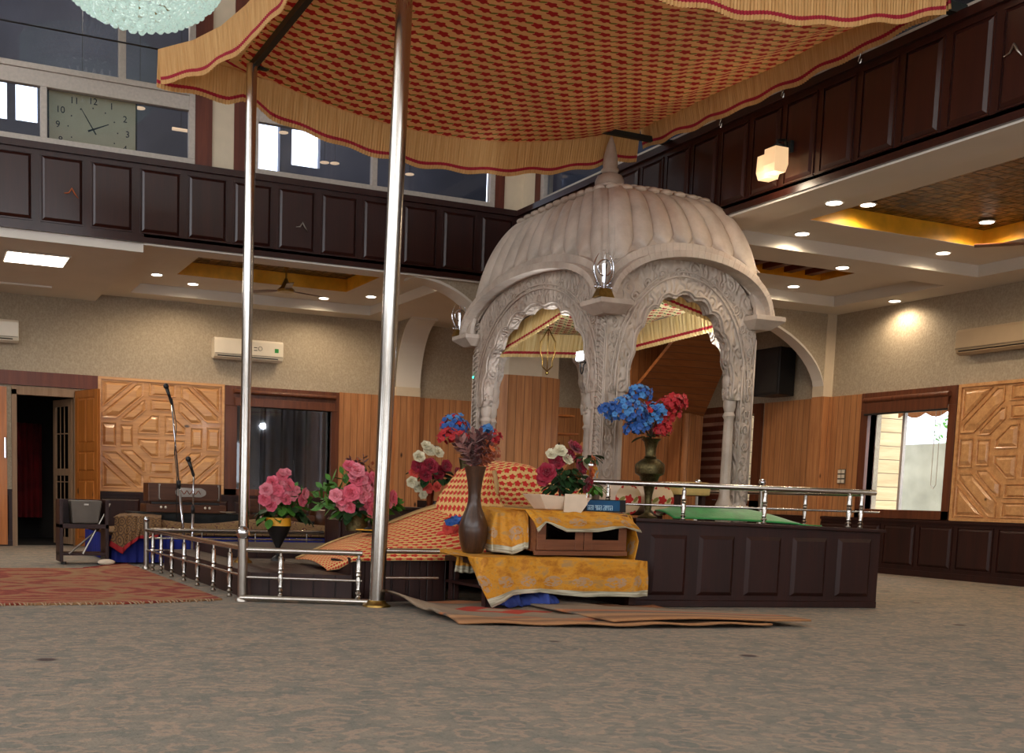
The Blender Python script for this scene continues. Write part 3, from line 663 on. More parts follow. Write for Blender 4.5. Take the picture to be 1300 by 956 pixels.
# ================================================================ PLATFORM AND MARBLE SHRINE
plat = thing('platform', (6.0, 9.8, 0), 'long mahogany panelled platform that carries the marble shrine', 'platform')
X0, X1, Y1 = 4.36, 7.70, 12.55
fl = Vector((4.36, 8.02, 0)); fr_ = Vector((7.70, 7.46, 0))
def ztop(x): return .755 - .02 * (x - 4.36)
fl = Vector((5.42, 7.84, 0)); FP = [(5.42, 7.84), (7.70, 7.46), (X1, Y1), (X0, Y1), (X0, 9.66), (4.92, 9.66), (4.92, 8.46), (5.42, 8.46)]
m = MB(); m.hexa([(x, y, 0) for x, y in FP], [(x, y, ztop(x) - .03) for x, y in FP])
uf = (fr_ - fl).normalized(); nf = Vector((uf.y, -uf.x, 0)); Lf = (fr_ - fl).length
cuts = [Lf - .03 - k * .44 for k in range(6)][::-1]; cuts[0] = max(cuts[0], .02)
pts = []
for a, b in zip(cuts, cuts[1:]):
    raised(m, fl + uf * (a + .055) + Vector((0, 0, .10)), uf, (0, 0, 1), nf, b - a - .11, .50, .022, .03)
raised(m, fl + Vector((0, 0, 0)), uf, (0, 0, 1), nf, Lf, .06, .015, .006)
panels(m, (X0, 9.7, 0), (0, 1, 0), (0, 0, 1), (-1, 0, 0), [i * .56 for i in range(6)], .1, .6)
obj('body', m, 'maho', plat)
e = .03; m = MB(); P = [(5.40, 7.81), (7.73, 7.425), (X1 + e, Y1 + e), (X0 - e, Y1 + e), (X0 - e, 9.63), (4.89, 9.63), (4.89, 8.43), (5.40, 8.43)]
m.hexa([(x, y, ztop(x) - .03) for x, y in P], [(x, y, ztop(x)) for x, y in P]); obj('top', m, 'maho', plat, bev=.006)

PX0, PX1, PY0, PY1 = 5.71, 7.40, 8.87, 11.53; PCX, PCY = (PX0 + PX1) / 2, (PY0 + PY1) / 2; ZP = .70; ZE = 2.60
sh = thing('marble_shrine', (PCX, PCY, ZP), 'carved marble shrine with four arches, ribbed dome and finial on the platform', 'shrine')
TH = .11
def foil(w2, zs, za, n=60):
    """cusped arch outline from -w2 to w2, springing at zs, apex za"""
    pts = []
    for i in range(n + 1):
        t = i / n * pi; c = math.cos(t); s = math.sin(t)
        k = 9; ph = t / pi * k; cusp = abs(math.sin(ph * pi)) ** .8; f = .945 + .055 * cusp
        if 4 / 9 < t / pi < 5 / 9: f += .0
        x = -w2 * f * (abs(c) ** .92) * (1 if c > 0 else -1); z = zs + (za - zs) * f * s ** .86
        pts.append((x, z))
    pts[0] = (-w2, zs); pts[-1] = (w2, zs); return pts
def arch_side(o, u, n, half):
    """one face: carved spandrel panel with a cusped opening, its mouldings and the projecting hood. o: centre of the face at z=0, outward normal n"""
    o, u, n = Vector(o), Vector(u), Vector(n); q = lambda a, z, d=0.: o + u * a + Vector((0, 0, z)) + n * d
    w2 = half - .27; zs, za = 1.86, 2.785; inner = foil(w2, zs, za); N = len(inner) - 1
    def hood(rx, z0, rz, i): t = pi * i / N; c = math.cos(t); return (-rx * c, z0 + rz * (math.sin(t) ** .9))
    outer = []
    for i in range(N + 1):
        a, z = hood(half - .02, 2.5, .62, i)
        outer.append((a, z) if z > 2.52 else (a, 2.5))
    outer[0] = (-(half), zs); outer[-1] = (half, zs)
    m = MB(); m.ring([q(a, z, -TH) for a, z in outer], [q(a, z, -TH) for a, z in inner], n * TH)
    obj('arch_panel', m, 'carvedm', sh)
    m = MB()
    for off, rr in ((.035, .012), (.16, .011), (.20, .008)):   # carved mouldings that follow the cusps
        path = []
        for i in range(N + 1):
            (a, z) = inner[i]; t = pi * i / N; sm = foil(w2, zs, za)[i]
            base = (-(w2 + off) * math.cos(t), zs + (za - zs + off) * math.sin(t) ** .9)
            a2, z2 = (a * (1 + off / w2), zs + (z - zs) * (1 + off / (za - zs))) if off < .1 else base
            path.append(q(max(-half + .02, min(half - .02, a2)), z2, .006))
        m.tube(path, rr, 6)
    obj('arch_moulding', m, 'marble', sh, smooth=True)
    # floral scrolls in low relief on the spandrel
    for i in range(3, N - 2, 5):
        t = pi * i / N; (a1, z1), (a2, z2) = inner[i], outer[i]
        if z1 < 2.0: continue
        ca, cz = a1 * .42 + a2 * .58, z1 * .42 + z2 * .58; r = .055
        m = MB(); m.tube([q(ca + r * (1 - k / 16) * math.cos(k * .75 + i), cz + r * (1 - k / 16) * math.sin(k * .75 + i), .004) for k in range(14)], .008, 5); obj('scroll_relief', m, 'marble', sh, smooth=True)
    # hood: a vaulted eave that projects from the wall
    m = MB(); n1 = 40; pin, pout = [], []
    for i in range(n1 + 1):
        t = pi * i / n1; c, s = math.cos(t), math.sin(t) ** .85
        pin.append((-(half + .02) * c, 2.585 + .50 * s)); pout.append((-(half + .065) * c, 2.60 + .55 * s))
    m.ring([q(a, z, -.06) for a, z in pout], [q(a, z, -.06) for a, z in pin], n * .22)
    obj('arch_hood', m, 'marble', sh, bev=.004)
    m = MB()
    p2o = [(-(half + .10) * math.cos(pi * i / n1), 2.63 + .60 * math.sin(pi * i / n1) ** .85) for i in range(n1 + 1)]
    m.ring([q(a, z, -.10) for a, z in p2o], [q(a, z, -.10) for a, z in pout], n * .17)
    obj('hood_moulding', m, 'marble', sh, bev=.004)
hx, hy = (PX1 - PX0) / 2, (PY1 - PY0) / 2
arch_side((PCX, PY0, 0), (1, 0, 0), (0, -1, 0), hx); arch_side((PCX, PY1, 0), (-1, 0, 0), (0, 1, 0), hx)
arch_side((PX0, PCY, 0), (0, -1, 0), (-1, 0, 0), hy); arch_side((PX1, PCY, 0), (0, 1, 0), (1, 0, 0), hy)
# columns
for sx, sy, cx, cy in ((-1, -1, PX0, PY0), (1, -1, PX1, PY0), (-1, 1, PX0, PY1), (1, 1, PX1, PY1)):
    s = .15; m = MB(); ax, ay = cx - sx * s, cy - sy * s
    m.box((cx + sx * -.004, cy + sy * -.004, ZP), (ax, ay, 2.60)); m.box((cx + sx * .015, cy + sy * .015, ZP), (ax - sx * .015, ay - sy * .015, ZP + .16), .01)
    col = obj('column', m, 'carvedm', sh)
    # border fillets and rope band up both outer faces
    m = MB()
    for (fx, fy, ux, uy) in ((cx, cy, -sx, 0), (cx, cy, 0, -sy)):
        nx, ny = (0, sy) if ux else (sx, 0)
        for d in (.008, .142):
            m.tube([(fx + ux * d + nx * .004, fy + uy * d + ny * .004, ZP + .18), (fx + ux * d + nx * .004, fy + uy * d + ny * .004, 2.44)], .008, 6)
        for k in range(44):
            z = ZP + .22 + k * .05
            if uy: m.tube([(fx + ux * .02 + nx * .006, fy + uy * .02 + ny * .006, z), (fx + ux * .075 + nx * .006, fy + uy * .075 + ny * .006, z + .04), (fx + ux * .13 + nx * .006, fy + uy * .13 + ny * .006, z + .045)], .009, 5)
            elif k % 3 == 0:
                c0 = Vector((fx + ux * .075, fy, z + .06)) + Vector((nx, ny, 0)) * .004
                m.tube([c0 + Vector((ux * .045 * (1 - j / 14) * math.cos(j * .7 + k), 0, .058 * (1 - j / 16) * math.sin(j * .7 + k))) for j in range(12)], .0075, 5)
    obj('column_relief', m, 'marble', col, smooth=True)
    # engaged colonnettes on the two inner sides
    m = MB()
    prof = [(.075, 0), (.075, .05), (.055, .09), (.085, .16), (.06, .22), (.052, .26), (.047, .9), (.045, 1.0), (.062, 1.03), (.045, 1.07), (.06, 1.12), (.058, 1.2), (.045, 1.24), (.075, 1.3), (.085, 1.38), (.07, 1.42), (.075, 1.48)]
    for (bx_, by_) in ((cx - sx * (s + .065), cy - sy * .07), (cx - sx * .07, cy - sy * (s + .065))):
        m.lathe((bx_, by_, ZP), [(r * (1.0), z * .98 if z < .9 else z * .98) for r, z in prof], 10)
        for (k, zz, w) in ((0, 2.14, .13), (1, 2.24, .11), (2, 2.34, .09)): pass
    c_ = obj('colonnette', m, 'marble', col, smooth=True, ang=35)
    # corner slab
    m = MB(); o = .185; i_ = .16
    a = (cx + sx * o, cy + sy * o); b = (cx - sx * i_, cy - sy * i_)
    m.box((min(a[0], b[0]), min(a[1], b[1]), ZE), (max(a[0], b[0]), max(a[1], b[1]), ZE + .045), .006)
    zb = ZE - .075; k = .10
    a2 = (cx + sx * (o - k), cy + sy * (o - k)); b2 = (cx - sx * (i_ - k * .6), cy - sy * (i_ - k * .6))
    lo = [(min(a2[0], b2[0]), min(a2[1], b2[1])), (max(a2[0], b2[0]), min(a2[1], b2[1])), (max(a2[0], b2[0]), max(a2[1], b2[1])), (min(a2[0], b2[0]), max(a2[1], b2[1]))]
    hi = [(min(a[0], b[0]), min(a[1], b[1])), (max(a[0], b[0]), min(a[1], b[1])), (max(a[0], b[0]), max(a[1], b[1])), (min(a[0], b[0]), max(a[1], b[1]))]
    m.hexa([(x, y, zb) for x, y in lo], [(x, y, ZE) for x, y in hi]); obj('corner_slab', m, 'marble', sh)
# dome: rectangular plan, curved rise, ribs
ZD0, ZD1 = 2.62, 3.80
def dome_pt(s, t, rib=True):
    """s 0..4 round the plan, t 0..1 up; the foot of each side follows the arch of its hood"""
    side = int(s) % 4; f = s - int(s); g = 2 * f - 1; z0 = ZD0 + .50 * max(0., 1 - g * g) ** .5; z = z0 + (ZD1 - z0) * t; tz = (z - ZD0) / (ZD1 - ZD0)
    pr = max(0, 1 - tz ** 2.1) ** .55; ax = .50 + (hx - .50) * pr; ay = .70 + (hy - .70) * pr
    x, y = [(g * ax, -ay), (ax, g * ay), (-g * ax, ay), (-ax, -g * ay)][side]
    nrib = 7 if side % 2 == 0 else 10; d = 0.
    if rib:
        ph = f * nrib; low = .12 + .16 * abs(2 * (ph - int(ph)) - 1); up = min(1, max(0, (t - low) / .06)); d = .070 * up * (abs(math.sin(ph * pi)) ** .45)
    k = .985 if abs(g) > .97 else 1.; dx, dy = [(0, -1), (1, 0), (0, 1), (-1, 0)][side]
    return Vector((PCX + (x + dx * d) * k, PCY + (y + dy * d) * k, z))
m = MB()
NS = 4 * 140
m.grid(lambda u, v: dome_pt((u * 4) % 4 if u < 1 else 3.99999, v), NS, 40)
dm = obj('dome', m, 'marble', sh, smooth=True, ang=50, solid=.03)
m = MB()
for side in range(4):   # leaf band at the foot of the ribs and hip mouldings
    nrib = 7 if side % 2 == 0 else 10
    for r in range(nrib):
        f = (r + .5) / nrib; m.ball(dome_pt(side + f, .12, False), .03, 8, (1.2, 1.2, 1.3))
        for rr in (-.5, .5): m.ball(dome_pt(side + min(.99, max(.01, (r + .5 + rr * .9) / nrib)), .24, False), .02, 8)
    m.tube([dome_pt(side + .0005, t / 20, False) for t in range(21)], .02, 8)
obj('dome_relief', m, 'marble', sh, smooth=True)
# cap with petal edge
cx2, cy2 = .60, .82
m = MB()
def cap_pt(u, v):
    ang = u * 4; side = int(ang) % 4; g = 2 * (ang - int(ang)) - 1; a = cx2 * (1 - v); b = cy2 * (1 - v)
    x, y = [(g * a, -b), (a, g * b), (-g * a, b), (-a, -g * b)][side]; bow = .03 * (1 - g * g) * (1 - v)
    return Vector((PCX + x, PCY + y, 3.80 + bow + .17 * (1 - (1 - v) ** 1.6)))
m.grid(lambda u, v: cap_pt(min(u, .99999), v), 80, 8); m.box((PCX - cx2 * .97, PCY - cy2 * .97, 3.775), (PCX + cx2 * .97, PCY + cy2 * .97, 3.80))
obj('dome_cap', m, 'marble', sh, smooth=True, ang=40)
m = MB()
for side in range(4):
    n = 8 if side % 2 == 0 else 11
    for k in range(n):
        p = cap_pt((side + (k + .5) / n) / 4, 0); dx, dy = [(0, -1), (1, 0), (0, 1), (-1, 0)][side]
        m.ball(p + Vector((dx * .015, dy * .015, -.015)), .072, 10, (1.0 if dy else .8, 1.0 if dx else .8, .45))
        m.ball(p + Vector((-dx * .10, -dy * .10, .03)), .06, 8, (1, 1, .35))
obj('petal_edge', m, 'marble', sh, smooth=True)
fc = aY(773, 232, PCY); fx = PCX
obj('finial', MB().lathe((fx - .03, PCY, 3.93), [(.16, 0), (.16, .02), (.09, .045), (.075, .065), (.12, .09), (.145, .13), (.148, .17), (.125, .22), (.07, .25), (.085, .265), (.09, .285), (.07, .31), (.078, .34), (.068, .42), (.045, .52), (.014, .60), (0, .62)], 24), 'marble', sh, smooth=True, ang=60)
# floodlights, steel hanging ornament, inner canopy
def khanda(x, y, z, label, s=1.):
    t = thing('khanda_emblem', (x, y, z), label, 'emblem', None)
    m = MB(); m.hexa([(x - .075 * s, y - .05 * s, z), (x + .075 * s, y - .05 * s, z), (x + .075 * s, y + .05 * s, z), (x - .075 * s, y + .05 * s, z)], [(x - .05 * s, y - .03 * s, z + .07 * s), (x + .05 * s, y - .03 * s, z + .07 * s), (x + .05 * s, y + .03 * s, z + .07 * s), (x - .05 * s, y + .03 * s, z + .07 * s)])
    obj('base', m, 'brass', t, bev=.004)
    m = MB(); w = .022 * s
    for a, b in (((-w, .10), (0, .34)), ((w, .10), (0, .34))): pass
    zc = z + .07 * s
    m.hexa([(x - w * .7, y - .002, zc + .05 * s), (x, y - .012 * s, zc + .05 * s), (x + w * .7, y - .002, zc + .05 * s), (x, y + .012 * s, zc + .05 * s)], [(x - w, y, zc + .19 * s), (x, y - .01 * s, zc + .19 * s), (x + w, y, zc + .19 * s), (x, y + .01 * s, zc + .19 * s)])
    m.hexa([(x - w, y, zc + .19 * s), (x, y - .01 * s, zc + .19 * s), (x + w, y, zc + .19 * s), (x, y + .01 * s, zc + .19 * s)], [(x - .001, y, zc + .28 * s), (x, y - .001, zc + .28 * s), (x + .001, y, zc + .28 * s), (x, y + .001, zc + .28 * s)])
    m.tube([(x, y, zc), (x, y, zc + .06 * s)], .008 * s, 8); obj('sword', m, 'chrome', t, smooth=True, ang=20)
    m = MB(); R = .062 * s; m.tube([(x + R * math.cos(k / 28 * 2 * pi), y, zc + .16 * s + R * math.sin(k / 28 * 2 * pi)) for k in range(28)], .007 * s, 8, closed=True); obj('ring', m, 'chrome', t, smooth=True)
    for sd in (-1, 1):
        m = MB(); P = [(x + sd * .09 * s * math.sin(.25 + f * 2.4) ** .8, y + .012 * s, zc + .02 * s + .25 * s * f) for f in [k / 14 for k in range(15)]]
        m.tube(P, [.012 * s * (1 - .85 * (k / 14) ** 2) for k in range(15)], 8); m.tube([(x + sd * .02 * s, y, zc + .01 * s), P[0], (x + sd * .075 * s, y, zc + .0 * s)], .009 * s, 8)
        m.ball((x + sd * .075 * s, y, zc + .012 * s), .014 * s, 8); m.ball((x + sd * .06 * s, y, zc + .05 * s), .010 * s, 8); obj('curved_blade', m, 'chrome', t, smooth=True)
    return t
khanda(PX0 - .125, PY0 - .125, ZE + .045, 'steel crossed-swords emblem on the shrine corner slab between the two open arches', 1.12)
khanda(PX0 - .125, PY1 + .125, ZE + .045, 'steel crossed-swords emblem on the far corner slab, beside the wallpapered wall bracket')
# inner canopy: printed cloth with pleated valance
ic = thing('inner_canopy', (PCX, PCY, 2.8), 'small printed cloth canopy with pleated cream skirt hung inside the marble shrine', 'canopy')
ix0, ix1, iy0, iy1 = PX0 + .2, PX1 - .2, PY0 + .26, PY1 - .26; zi = 3.06
def icz(y, x):
    f = max(0., min(1., (y - iy0) / (iy1 - iy0))); g = max(0., min(1., (x - ix0) / (ix1 - ix0))); l = 3.15 - .49 * f ** .7; r = 2.82 - .08 * f
    return l + (r - l) * g ** .8
m = MB(); m.grid(lambda u, v: Vector((ix0 + u * (ix1 - ix0), iy0 + v * (iy1 - iy0), icz(iy0 + v * (iy1 - iy0), ix0 + u * (ix1 - ix0)) - .06 * math.sin(u * pi) * math.sin(v * pi) + .012 * math.sin(u * 17) * math.sin(v * 23))), 30, 30, ix1 - ix0, iy1 - iy0)
obj('cloth', m, 'innerprint', ic, smooth=True)
def skirt(mb, P, z1, drop, flare, per, amp=.012, su=1., sag=0.):
    """pleated skirt along the closed polyline P at height z1 (function or number)"""
    L = [0.]
    for a, b in zip(P, P[1:]): L.append(L[-1] + (Vector(b) - Vector(a)).length)
    cen = sum((Vector(p) for p in P), Vector()) / len(P); n = int(L[-1] / per)
    def at(s):
        for k in range(len(P) - 1):
            if s <= L[k + 1] + 1e-6: f = (s - L[k]) / max(1e-6, L[k + 1] - L[k]); a, b = Vector(P[k]), Vector(P[k + 1]); d = (b - a).normalized(); return a + (b - a) * f, Vector((d.y, -d.x, 0))
    def f(u, v):
        s = u * L[-1]; p, nn = at(min(s, L[-1])); 
        if nn.dot(p - Vector((cen.x, cen.y, p.z))) < 0: nn = -nn
        dr = (drop(u) if callable(drop) else drop) + sag * abs(math.sin(u * 4 * pi / 1.))
        zz = p.z; w = math.sin(s / per * 2 * pi) * amp * (1 - v)
        return p + nn * (flare * (1 - v) + w) + Vector((0, 0, -dr * (1 - v)))
    dr0 = drop(.5) if callable(drop) else drop
    mb.grid(f, max(n * 4, 8), 4, L[-1], dr0)
m = MB(); nn_ = 14; ys_ = [iy0 + (iy1 - iy0) * k / nn_ for k in range(nn_ + 1)]
xs_ = [ix0 + (ix1 - ix0) * k / 10 for k in range(11)]; PS = [(x, iy0, icz(iy0, x)) for x in xs_[:-1]] + [(ix1, y, icz(y, ix1)) for y in ys_] + [(x, iy1, icz(iy1, x)) for x in xs_[1:-1][::-1]] + [(ix0, y, icz(y, ix0)) for y in ys_[::-1]]; skirt(m, PS, zi, .25, .05, .05, sag=.0)
obj('skirt', m, 'valcream', ic, smooth=True)
ho = thing('hanging_ornament', (5.75, 10.5, 2.1), 'openwork steel ornament hanging under the shrine\'s inner canopy', 'ornament')
a = aY(695, 455, 10.5); ox, oz = a.x, a.z
m = MB()
for k in range(6):
    th = k * pi / 3; m.tube([(ox + .005 * math.cos(th), 10.5 + .005 * math.sin(th), oz + .30), (ox + .09 * math.cos(th), 10.5 + .09 * math.sin(th), oz + .16), (ox + .085 * math.cos(th), 10.5 + .085 * math.sin(th), oz + .04), (ox + .055 * math.cos(th), 10.5 + .055 * math.sin(th), oz - .02), (ox + .06 * math.cos(th), 10.5 + .06 * math.sin(th), oz - .08), (ox + .005 * math.cos(th), 10.5 + .005 * math.sin(th), oz - .13)], .006, 6)
m.ball((ox, 10.5, oz - .15), .02, 8); obj('cage', m, 'brass', ho, smooth=True)
obj('hanger', MB().tube([(ox, 10.5, oz + .28), (ox, 10.5, 2.83)], .004, 6), 'steeldull', ho)
# floodlight fixed to the shrine column
fp_ = Vector((PX0 + .20, PY0 + .42, 2.20)); fp_ = aX(740, 453, PX0 + .10)
f1 = thing('floodlight', fp_, 'lit white floodlight with looped cable on the shrine column', 'lamp')
m = MB(); m.box((fp_.x - .02, fp_.y - .05, fp_.z - .05), (fp_.x + .04, fp_.y + .07, fp_.z + .02), .006); obj('housing', m, 'grey', f1)
obj('lens', MB().box((fp_.x - .035, fp_.y - .05, fp_.z - .03), (fp_.x - .022, fp_.y + .065, fp_.z + .045)), 'lampcool', f1)
obj('cable', MB().tube([fp_ + Vector((0, .03 * math.cos(k * .5) + .01, -.05 - .11 * math.sin(k / 6.5 * pi) * (1 if k < 7 else 1))) for k in range(7)] + [fp_ + Vector((.03, -.03, -.04))], .006, 6), 'black', f1, smooth=True)
p = aX(601, 479, PX0 - .012); g1 = thing('indicator_lamp', p, 'tiny glowing green lamp on the far shrine column', 'lamp')
obj('lens', MB().ball((p.x, p.y, p.z), .014, 10), 'lampgreen', g1); obj('housing', MB().tube([(p.x, p.y, p.z), (p.x + .06, p.y, p.z)], .012, 8), 'black', g1)
# ================================================================ CEILING LAMPS AND WALL FITTINGS
DL = []
def downlight(x, y, z, label, r=.068):
    t = thing('ceiling_downlight', (x, y, z), label, 'ceiling light', 'round lit downlights in the gallery ceilings')
    obj('rim', MB().lathe((x, y, z - .010), [(r + .016, 0), (r + .02, .005), (r + .016, .010)], 20), 'ceil', t, smooth=True, ang=40)
    obj('lens', MB().lathe((x, y, z - .014), [(r, 0), (r, .006)], 20), 'lampwhite', t); DL.append((x, y, z - .02))
ls = [((199, 348), 3.75, 'round lit downlight at the corner of the coffer over the carved wall panel'), ((245, 360), 3.75, 'second round lit downlight along the back coffer, above the split air conditioner'),
      ((411, 378), 3.75, 'round lit downlight of the back coffer between the two steel poles'), ((471, 376), 3.75, 'round lit downlight of the back coffer just beside the thick steel pole'),
      ((1059, 256.5), ZC, 'large round downlight in the plain soffit strip below the wall sconce'), ((1102, 259), 3.92, 'round downlight at the edge of the large gilded lattice ceiling'),
      ((1018.5, 296), 3.75, 'round downlight on the cream ledge at the near corner of the gilded coffer'), ((1253, 281), 3.92, 'round downlight set inside the large gilded lattice field'),
      ((1197.5, 320.5), 3.75, 'round downlight on the cream ledge beyond the gilded lattice, under its yellow cove'), ((1069.5, 339), ZC, 'round downlight in the beam between the two right gallery coffers'),
      ((1007.5, 363), 3.75, 'round downlight inside the small coffer with dark slats, beside the shrine dome'), ((1136, 381.5), ZC, 'round downlight close to the wallpapered wall, throwing a bright scallop')]
for (p, z, lab) in ls:
    q = aZ(p[0], p[1], z); downlight(q.x, q.y, z, lab)
for q, z in (((3.05, 14.1), 3.75), ((6.1, 14.1), 3.75), ((8.7, 5.5), 3.75), ((10.9, 5.5), 3.75), ((11.9, 6.5), ZC), ((9.5, 15.0), ZC)):
    DL.append((q[0], q[1], z - .02)); 
# panel light in the left ceiling
a, b = aZ(8, 322, 3.513), aZ(82, 333, 3.513); x0, x1 = min(a.x, b.x), max(a.x, b.x); yc_ = (a.y + b.y) / 2
x0p, x1p, ycp = x0, x1, yc_; t = thing('panel_light', ((x0 + x1) / 2, yc_, 3.50), 'flat rectangular lit panel light in the low plain ceiling over the doorway', 'ceiling light')
obj('frame', MB().box((x0 - .03, yc_ - .33, 3.496), (x1 + .03, yc_ + .33, 3.513), .003), 'white', t); obj('diffuser', MB().box((x0, yc_ - .30, 3.490), (x1, yc_ + .30, 3.497)), 'lampwhite', t)
# ceiling fans
def fan(x, y, z0, z1, label):
    t = thing('ceiling_fan', (x, y, z1), label, 'fan'); obj('rod', MB().tube([(x, y, z0), (x, y, z1 + .1)], .012, 8), 'brass', t)
    obj('motor', MB().lathe((x, y, z1), [(.02, -.03), (.11, -.02), (.12, .01), (.07, .05), (.035, .12), (.02, .16)], 20), 'brass', t, smooth=True, ang=60)
    obj('canopy', MB().lathe((x, y, z0 - .08), [(.02, 0), (.05, .05), (.055, .08)], 16), 'brass', t, smooth=True)
    for k in range(3):
        th = k * 2 * pi / 3 + .35; c, s = math.cos(th), math.sin(th)
        P = [(.10, -.02), (.22, -.045), (.58, -.065), (.60, .03), (.24, .05), (.10, .02)]
        m = MB(); m.hexa([(x + r * c - w * s, y + r * s + w * c, z1 - .002 + w * .12) for r, w in P], [(x + r * c - w * s, y + r * s + w * c, z1 + .006 + w * .12) for r, w in P]); obj('blade', m, 'brownfr', t)
p = aY(363, 369, 15.1); fan(p.x, 15.1, 3.93, p.z, 'brown ceiling fan hanging from the gilded coffer over the far wall')
p = aZ(1290, 300, 3.74); fan(p.x + .3, p.y, 3.93, 3.70, 'ceiling fan under the large gilded lattice, cut by the picture edge')
# air conditioners
def ac(o, u, n, w, h, label, mat='acw', logo=False):
    u, n = Vector(u), Vector(n); o = Vector(o); k = Vector((0, 0, 1)); q = lambda a, b, d: o + u * a + k * b + n * d
    t = thing('air_conditioner', o + u * w / 2, label, 'air conditioner'); prof = [(.0, 0.03), (.12, 0), (.19, .03), (.21, .09), (.21, h - .03), (.19, h), (0, h)]
    m = MB(); m.hexa([q(0, z, d) for d, z in prof], [q(w, z, d) for d, z in prof]); obj('body', m, mat, t, bev=.006)
    m = MB(); m.hexa([q(.05, .012, .10), q(w - .08, .012, .10), q(w - .08, .055, .202), q(.05, .055, .202)], [q(.05, .004, .12), q(w - .08, .004, .12), q(w - .08, .05, .212), q(.05, .05, .212)]); obj('outlet_slot', m, 'slot', t)
    m = MB(); m.hexa([q(.06, .022, .15), q(w - .09, .022, .15), q(w - .09, .03, .2), q(.06, .03, .2)], [q(.06, .026, .15), q(w - .09, .026, .15), q(w - .09, .035, .2), q(.06, .035, .2)]); obj('louver', m, mat, t)
    m = MB()
    m.hexa([q(0.01, .075, .2115), q(w - .01, .075, .2115), q(w - .01, .08, .2115), q(.01, .08, .2115)], [q(0.01, .075, .2135), q(w - .01, .075, .2135), q(w - .01, .08, .2135), q(.01, .08, .2135)]); obj('seam', m, 'grey', t)
    if logo:
        m = MB(); c = q(w * .66, h * .6, .212)
        m.tube([c + u * .03 * math.cos(j * .52) + k * .03 * math.sin(j * .52) for j in range(12)], .004, 5, closed=True); m.tube([c - u * .10 + k * .01, c - u * .05 + k * .01], .006, 5); m.tube([c - u * .10 - k * .03, c - u * .05 - k * .03], .006, 5); obj('printed_mark', m, 'grey', t)
        c = q(w * .90, h * .55, .213); obj('sticker', MB().hexa([c - u * .03 - k * .03, c + u * .03 - k * .03, c + u * .03 + k * .03, c - u * .03 + k * .03], [c - u * .03 - k * .03 + n * .002, c + u * .03 - k * .03 + n * .002, c + u * .03 + k * .03 + n * .002, c - u * .03 + k * .03 + n * .002]), 'green', t)
ac((4.09, YB, 2.82), (1, 0, 0), (0, -1, 0), 1.06, .31, 'cream split air conditioner on the wallpaper above the dark window', logo=True)
ac((.28, YB, 2.82), (1, 0, 0), (0, -1, 0), 1.06, .31, 'cream split air conditioner above the open doorway, cut by the picture edge')
ac((XR, 10.56, 2.80), (0, -1, 0), (-1, 0, 0), 1.2, .31, 'beige split air conditioner on the wall above the garden window and carved panel', 'acd')
# loudspeaker
sp = thing('loudspeaker', (XR - .2, 13.75, 2.52), 'black wall loudspeaker hanging beside the arched bracket in the corner bay', 'loudspeaker')
q = lambda a, b, d: Vector((XR - d, 13.75 + a, 2.52 + b))
obj('cabinet', MB().hexa([q(-.2, 0, .05), q(.24, 0, .05), q(.30, 0, .40), q(-.26, 0, .40)], [q(-.2, .70, .05), q(.24, .70, .05), q(.30, .70, .40), q(-.26, .70, .40)]), 'black', sp, bev=.012)
obj('grille', MB().box((XR - .41, 13.53, 2.56), (XR - .402, 14.01, 3.18), .003), plain('speaker_grille', (40, 36, 34), .7, bump=.4), sp)
obj('bracket', MB().box((XR - .06, 13.7, 2.7), (XR, 13.8, 2.9)), 'blackiron', sp)
# switch plates
def plate(o, u, n, label, cols=2, rows=3):
    o, u, n = map(Vector, (o, u, n)); k = Vector((0, 0, 1)); t = thing('switch_plate', o, label, 'switch'); w, h = .07 * cols, .068 * rows; q = lambda a, b, d: o + u * a + k * b + n * d
    m = MB(); m.hexa([q(-w / 2, 0, 0), q(w / 2, 0, 0), q(w / 2, h, 0), q(-w / 2, h, 0)], [q(-w / 2, 0, .012), q(w / 2, 0, .012), q(w / 2, h, .012), q(-w / 2, h, .012)]); obj('back_plate', m, 'grey', t, bev=.003)
    for r in range(rows):
        for c in range(cols):
            a, b = -w / 2 + .07 * c + .008, .068 * r + .01; m = MB(); m.hexa([q(a, b, .012), q(a + .054, b, .012), q(a + .054, b + .048, .012), q(a, b + .048, .012)], [q(a, b, .019), q(a + .054, b, .019), q(a + .054, b + .048, .019), q(a, b + .048, .019)]); obj('switch', m, 'acw', t)
c = aX(1068, 614, XR - .035); plate(c, (0, -1, 0), (-1, 0, 0), 'cream switch plate with six switches on the pine boarding beside the garden window')
c = aY(552, 571, YB - .035); plate(c, (1, 0, 0), (0, -1, 0), 'small cream double socket on the pine wall behind the flowers', 2, 1)
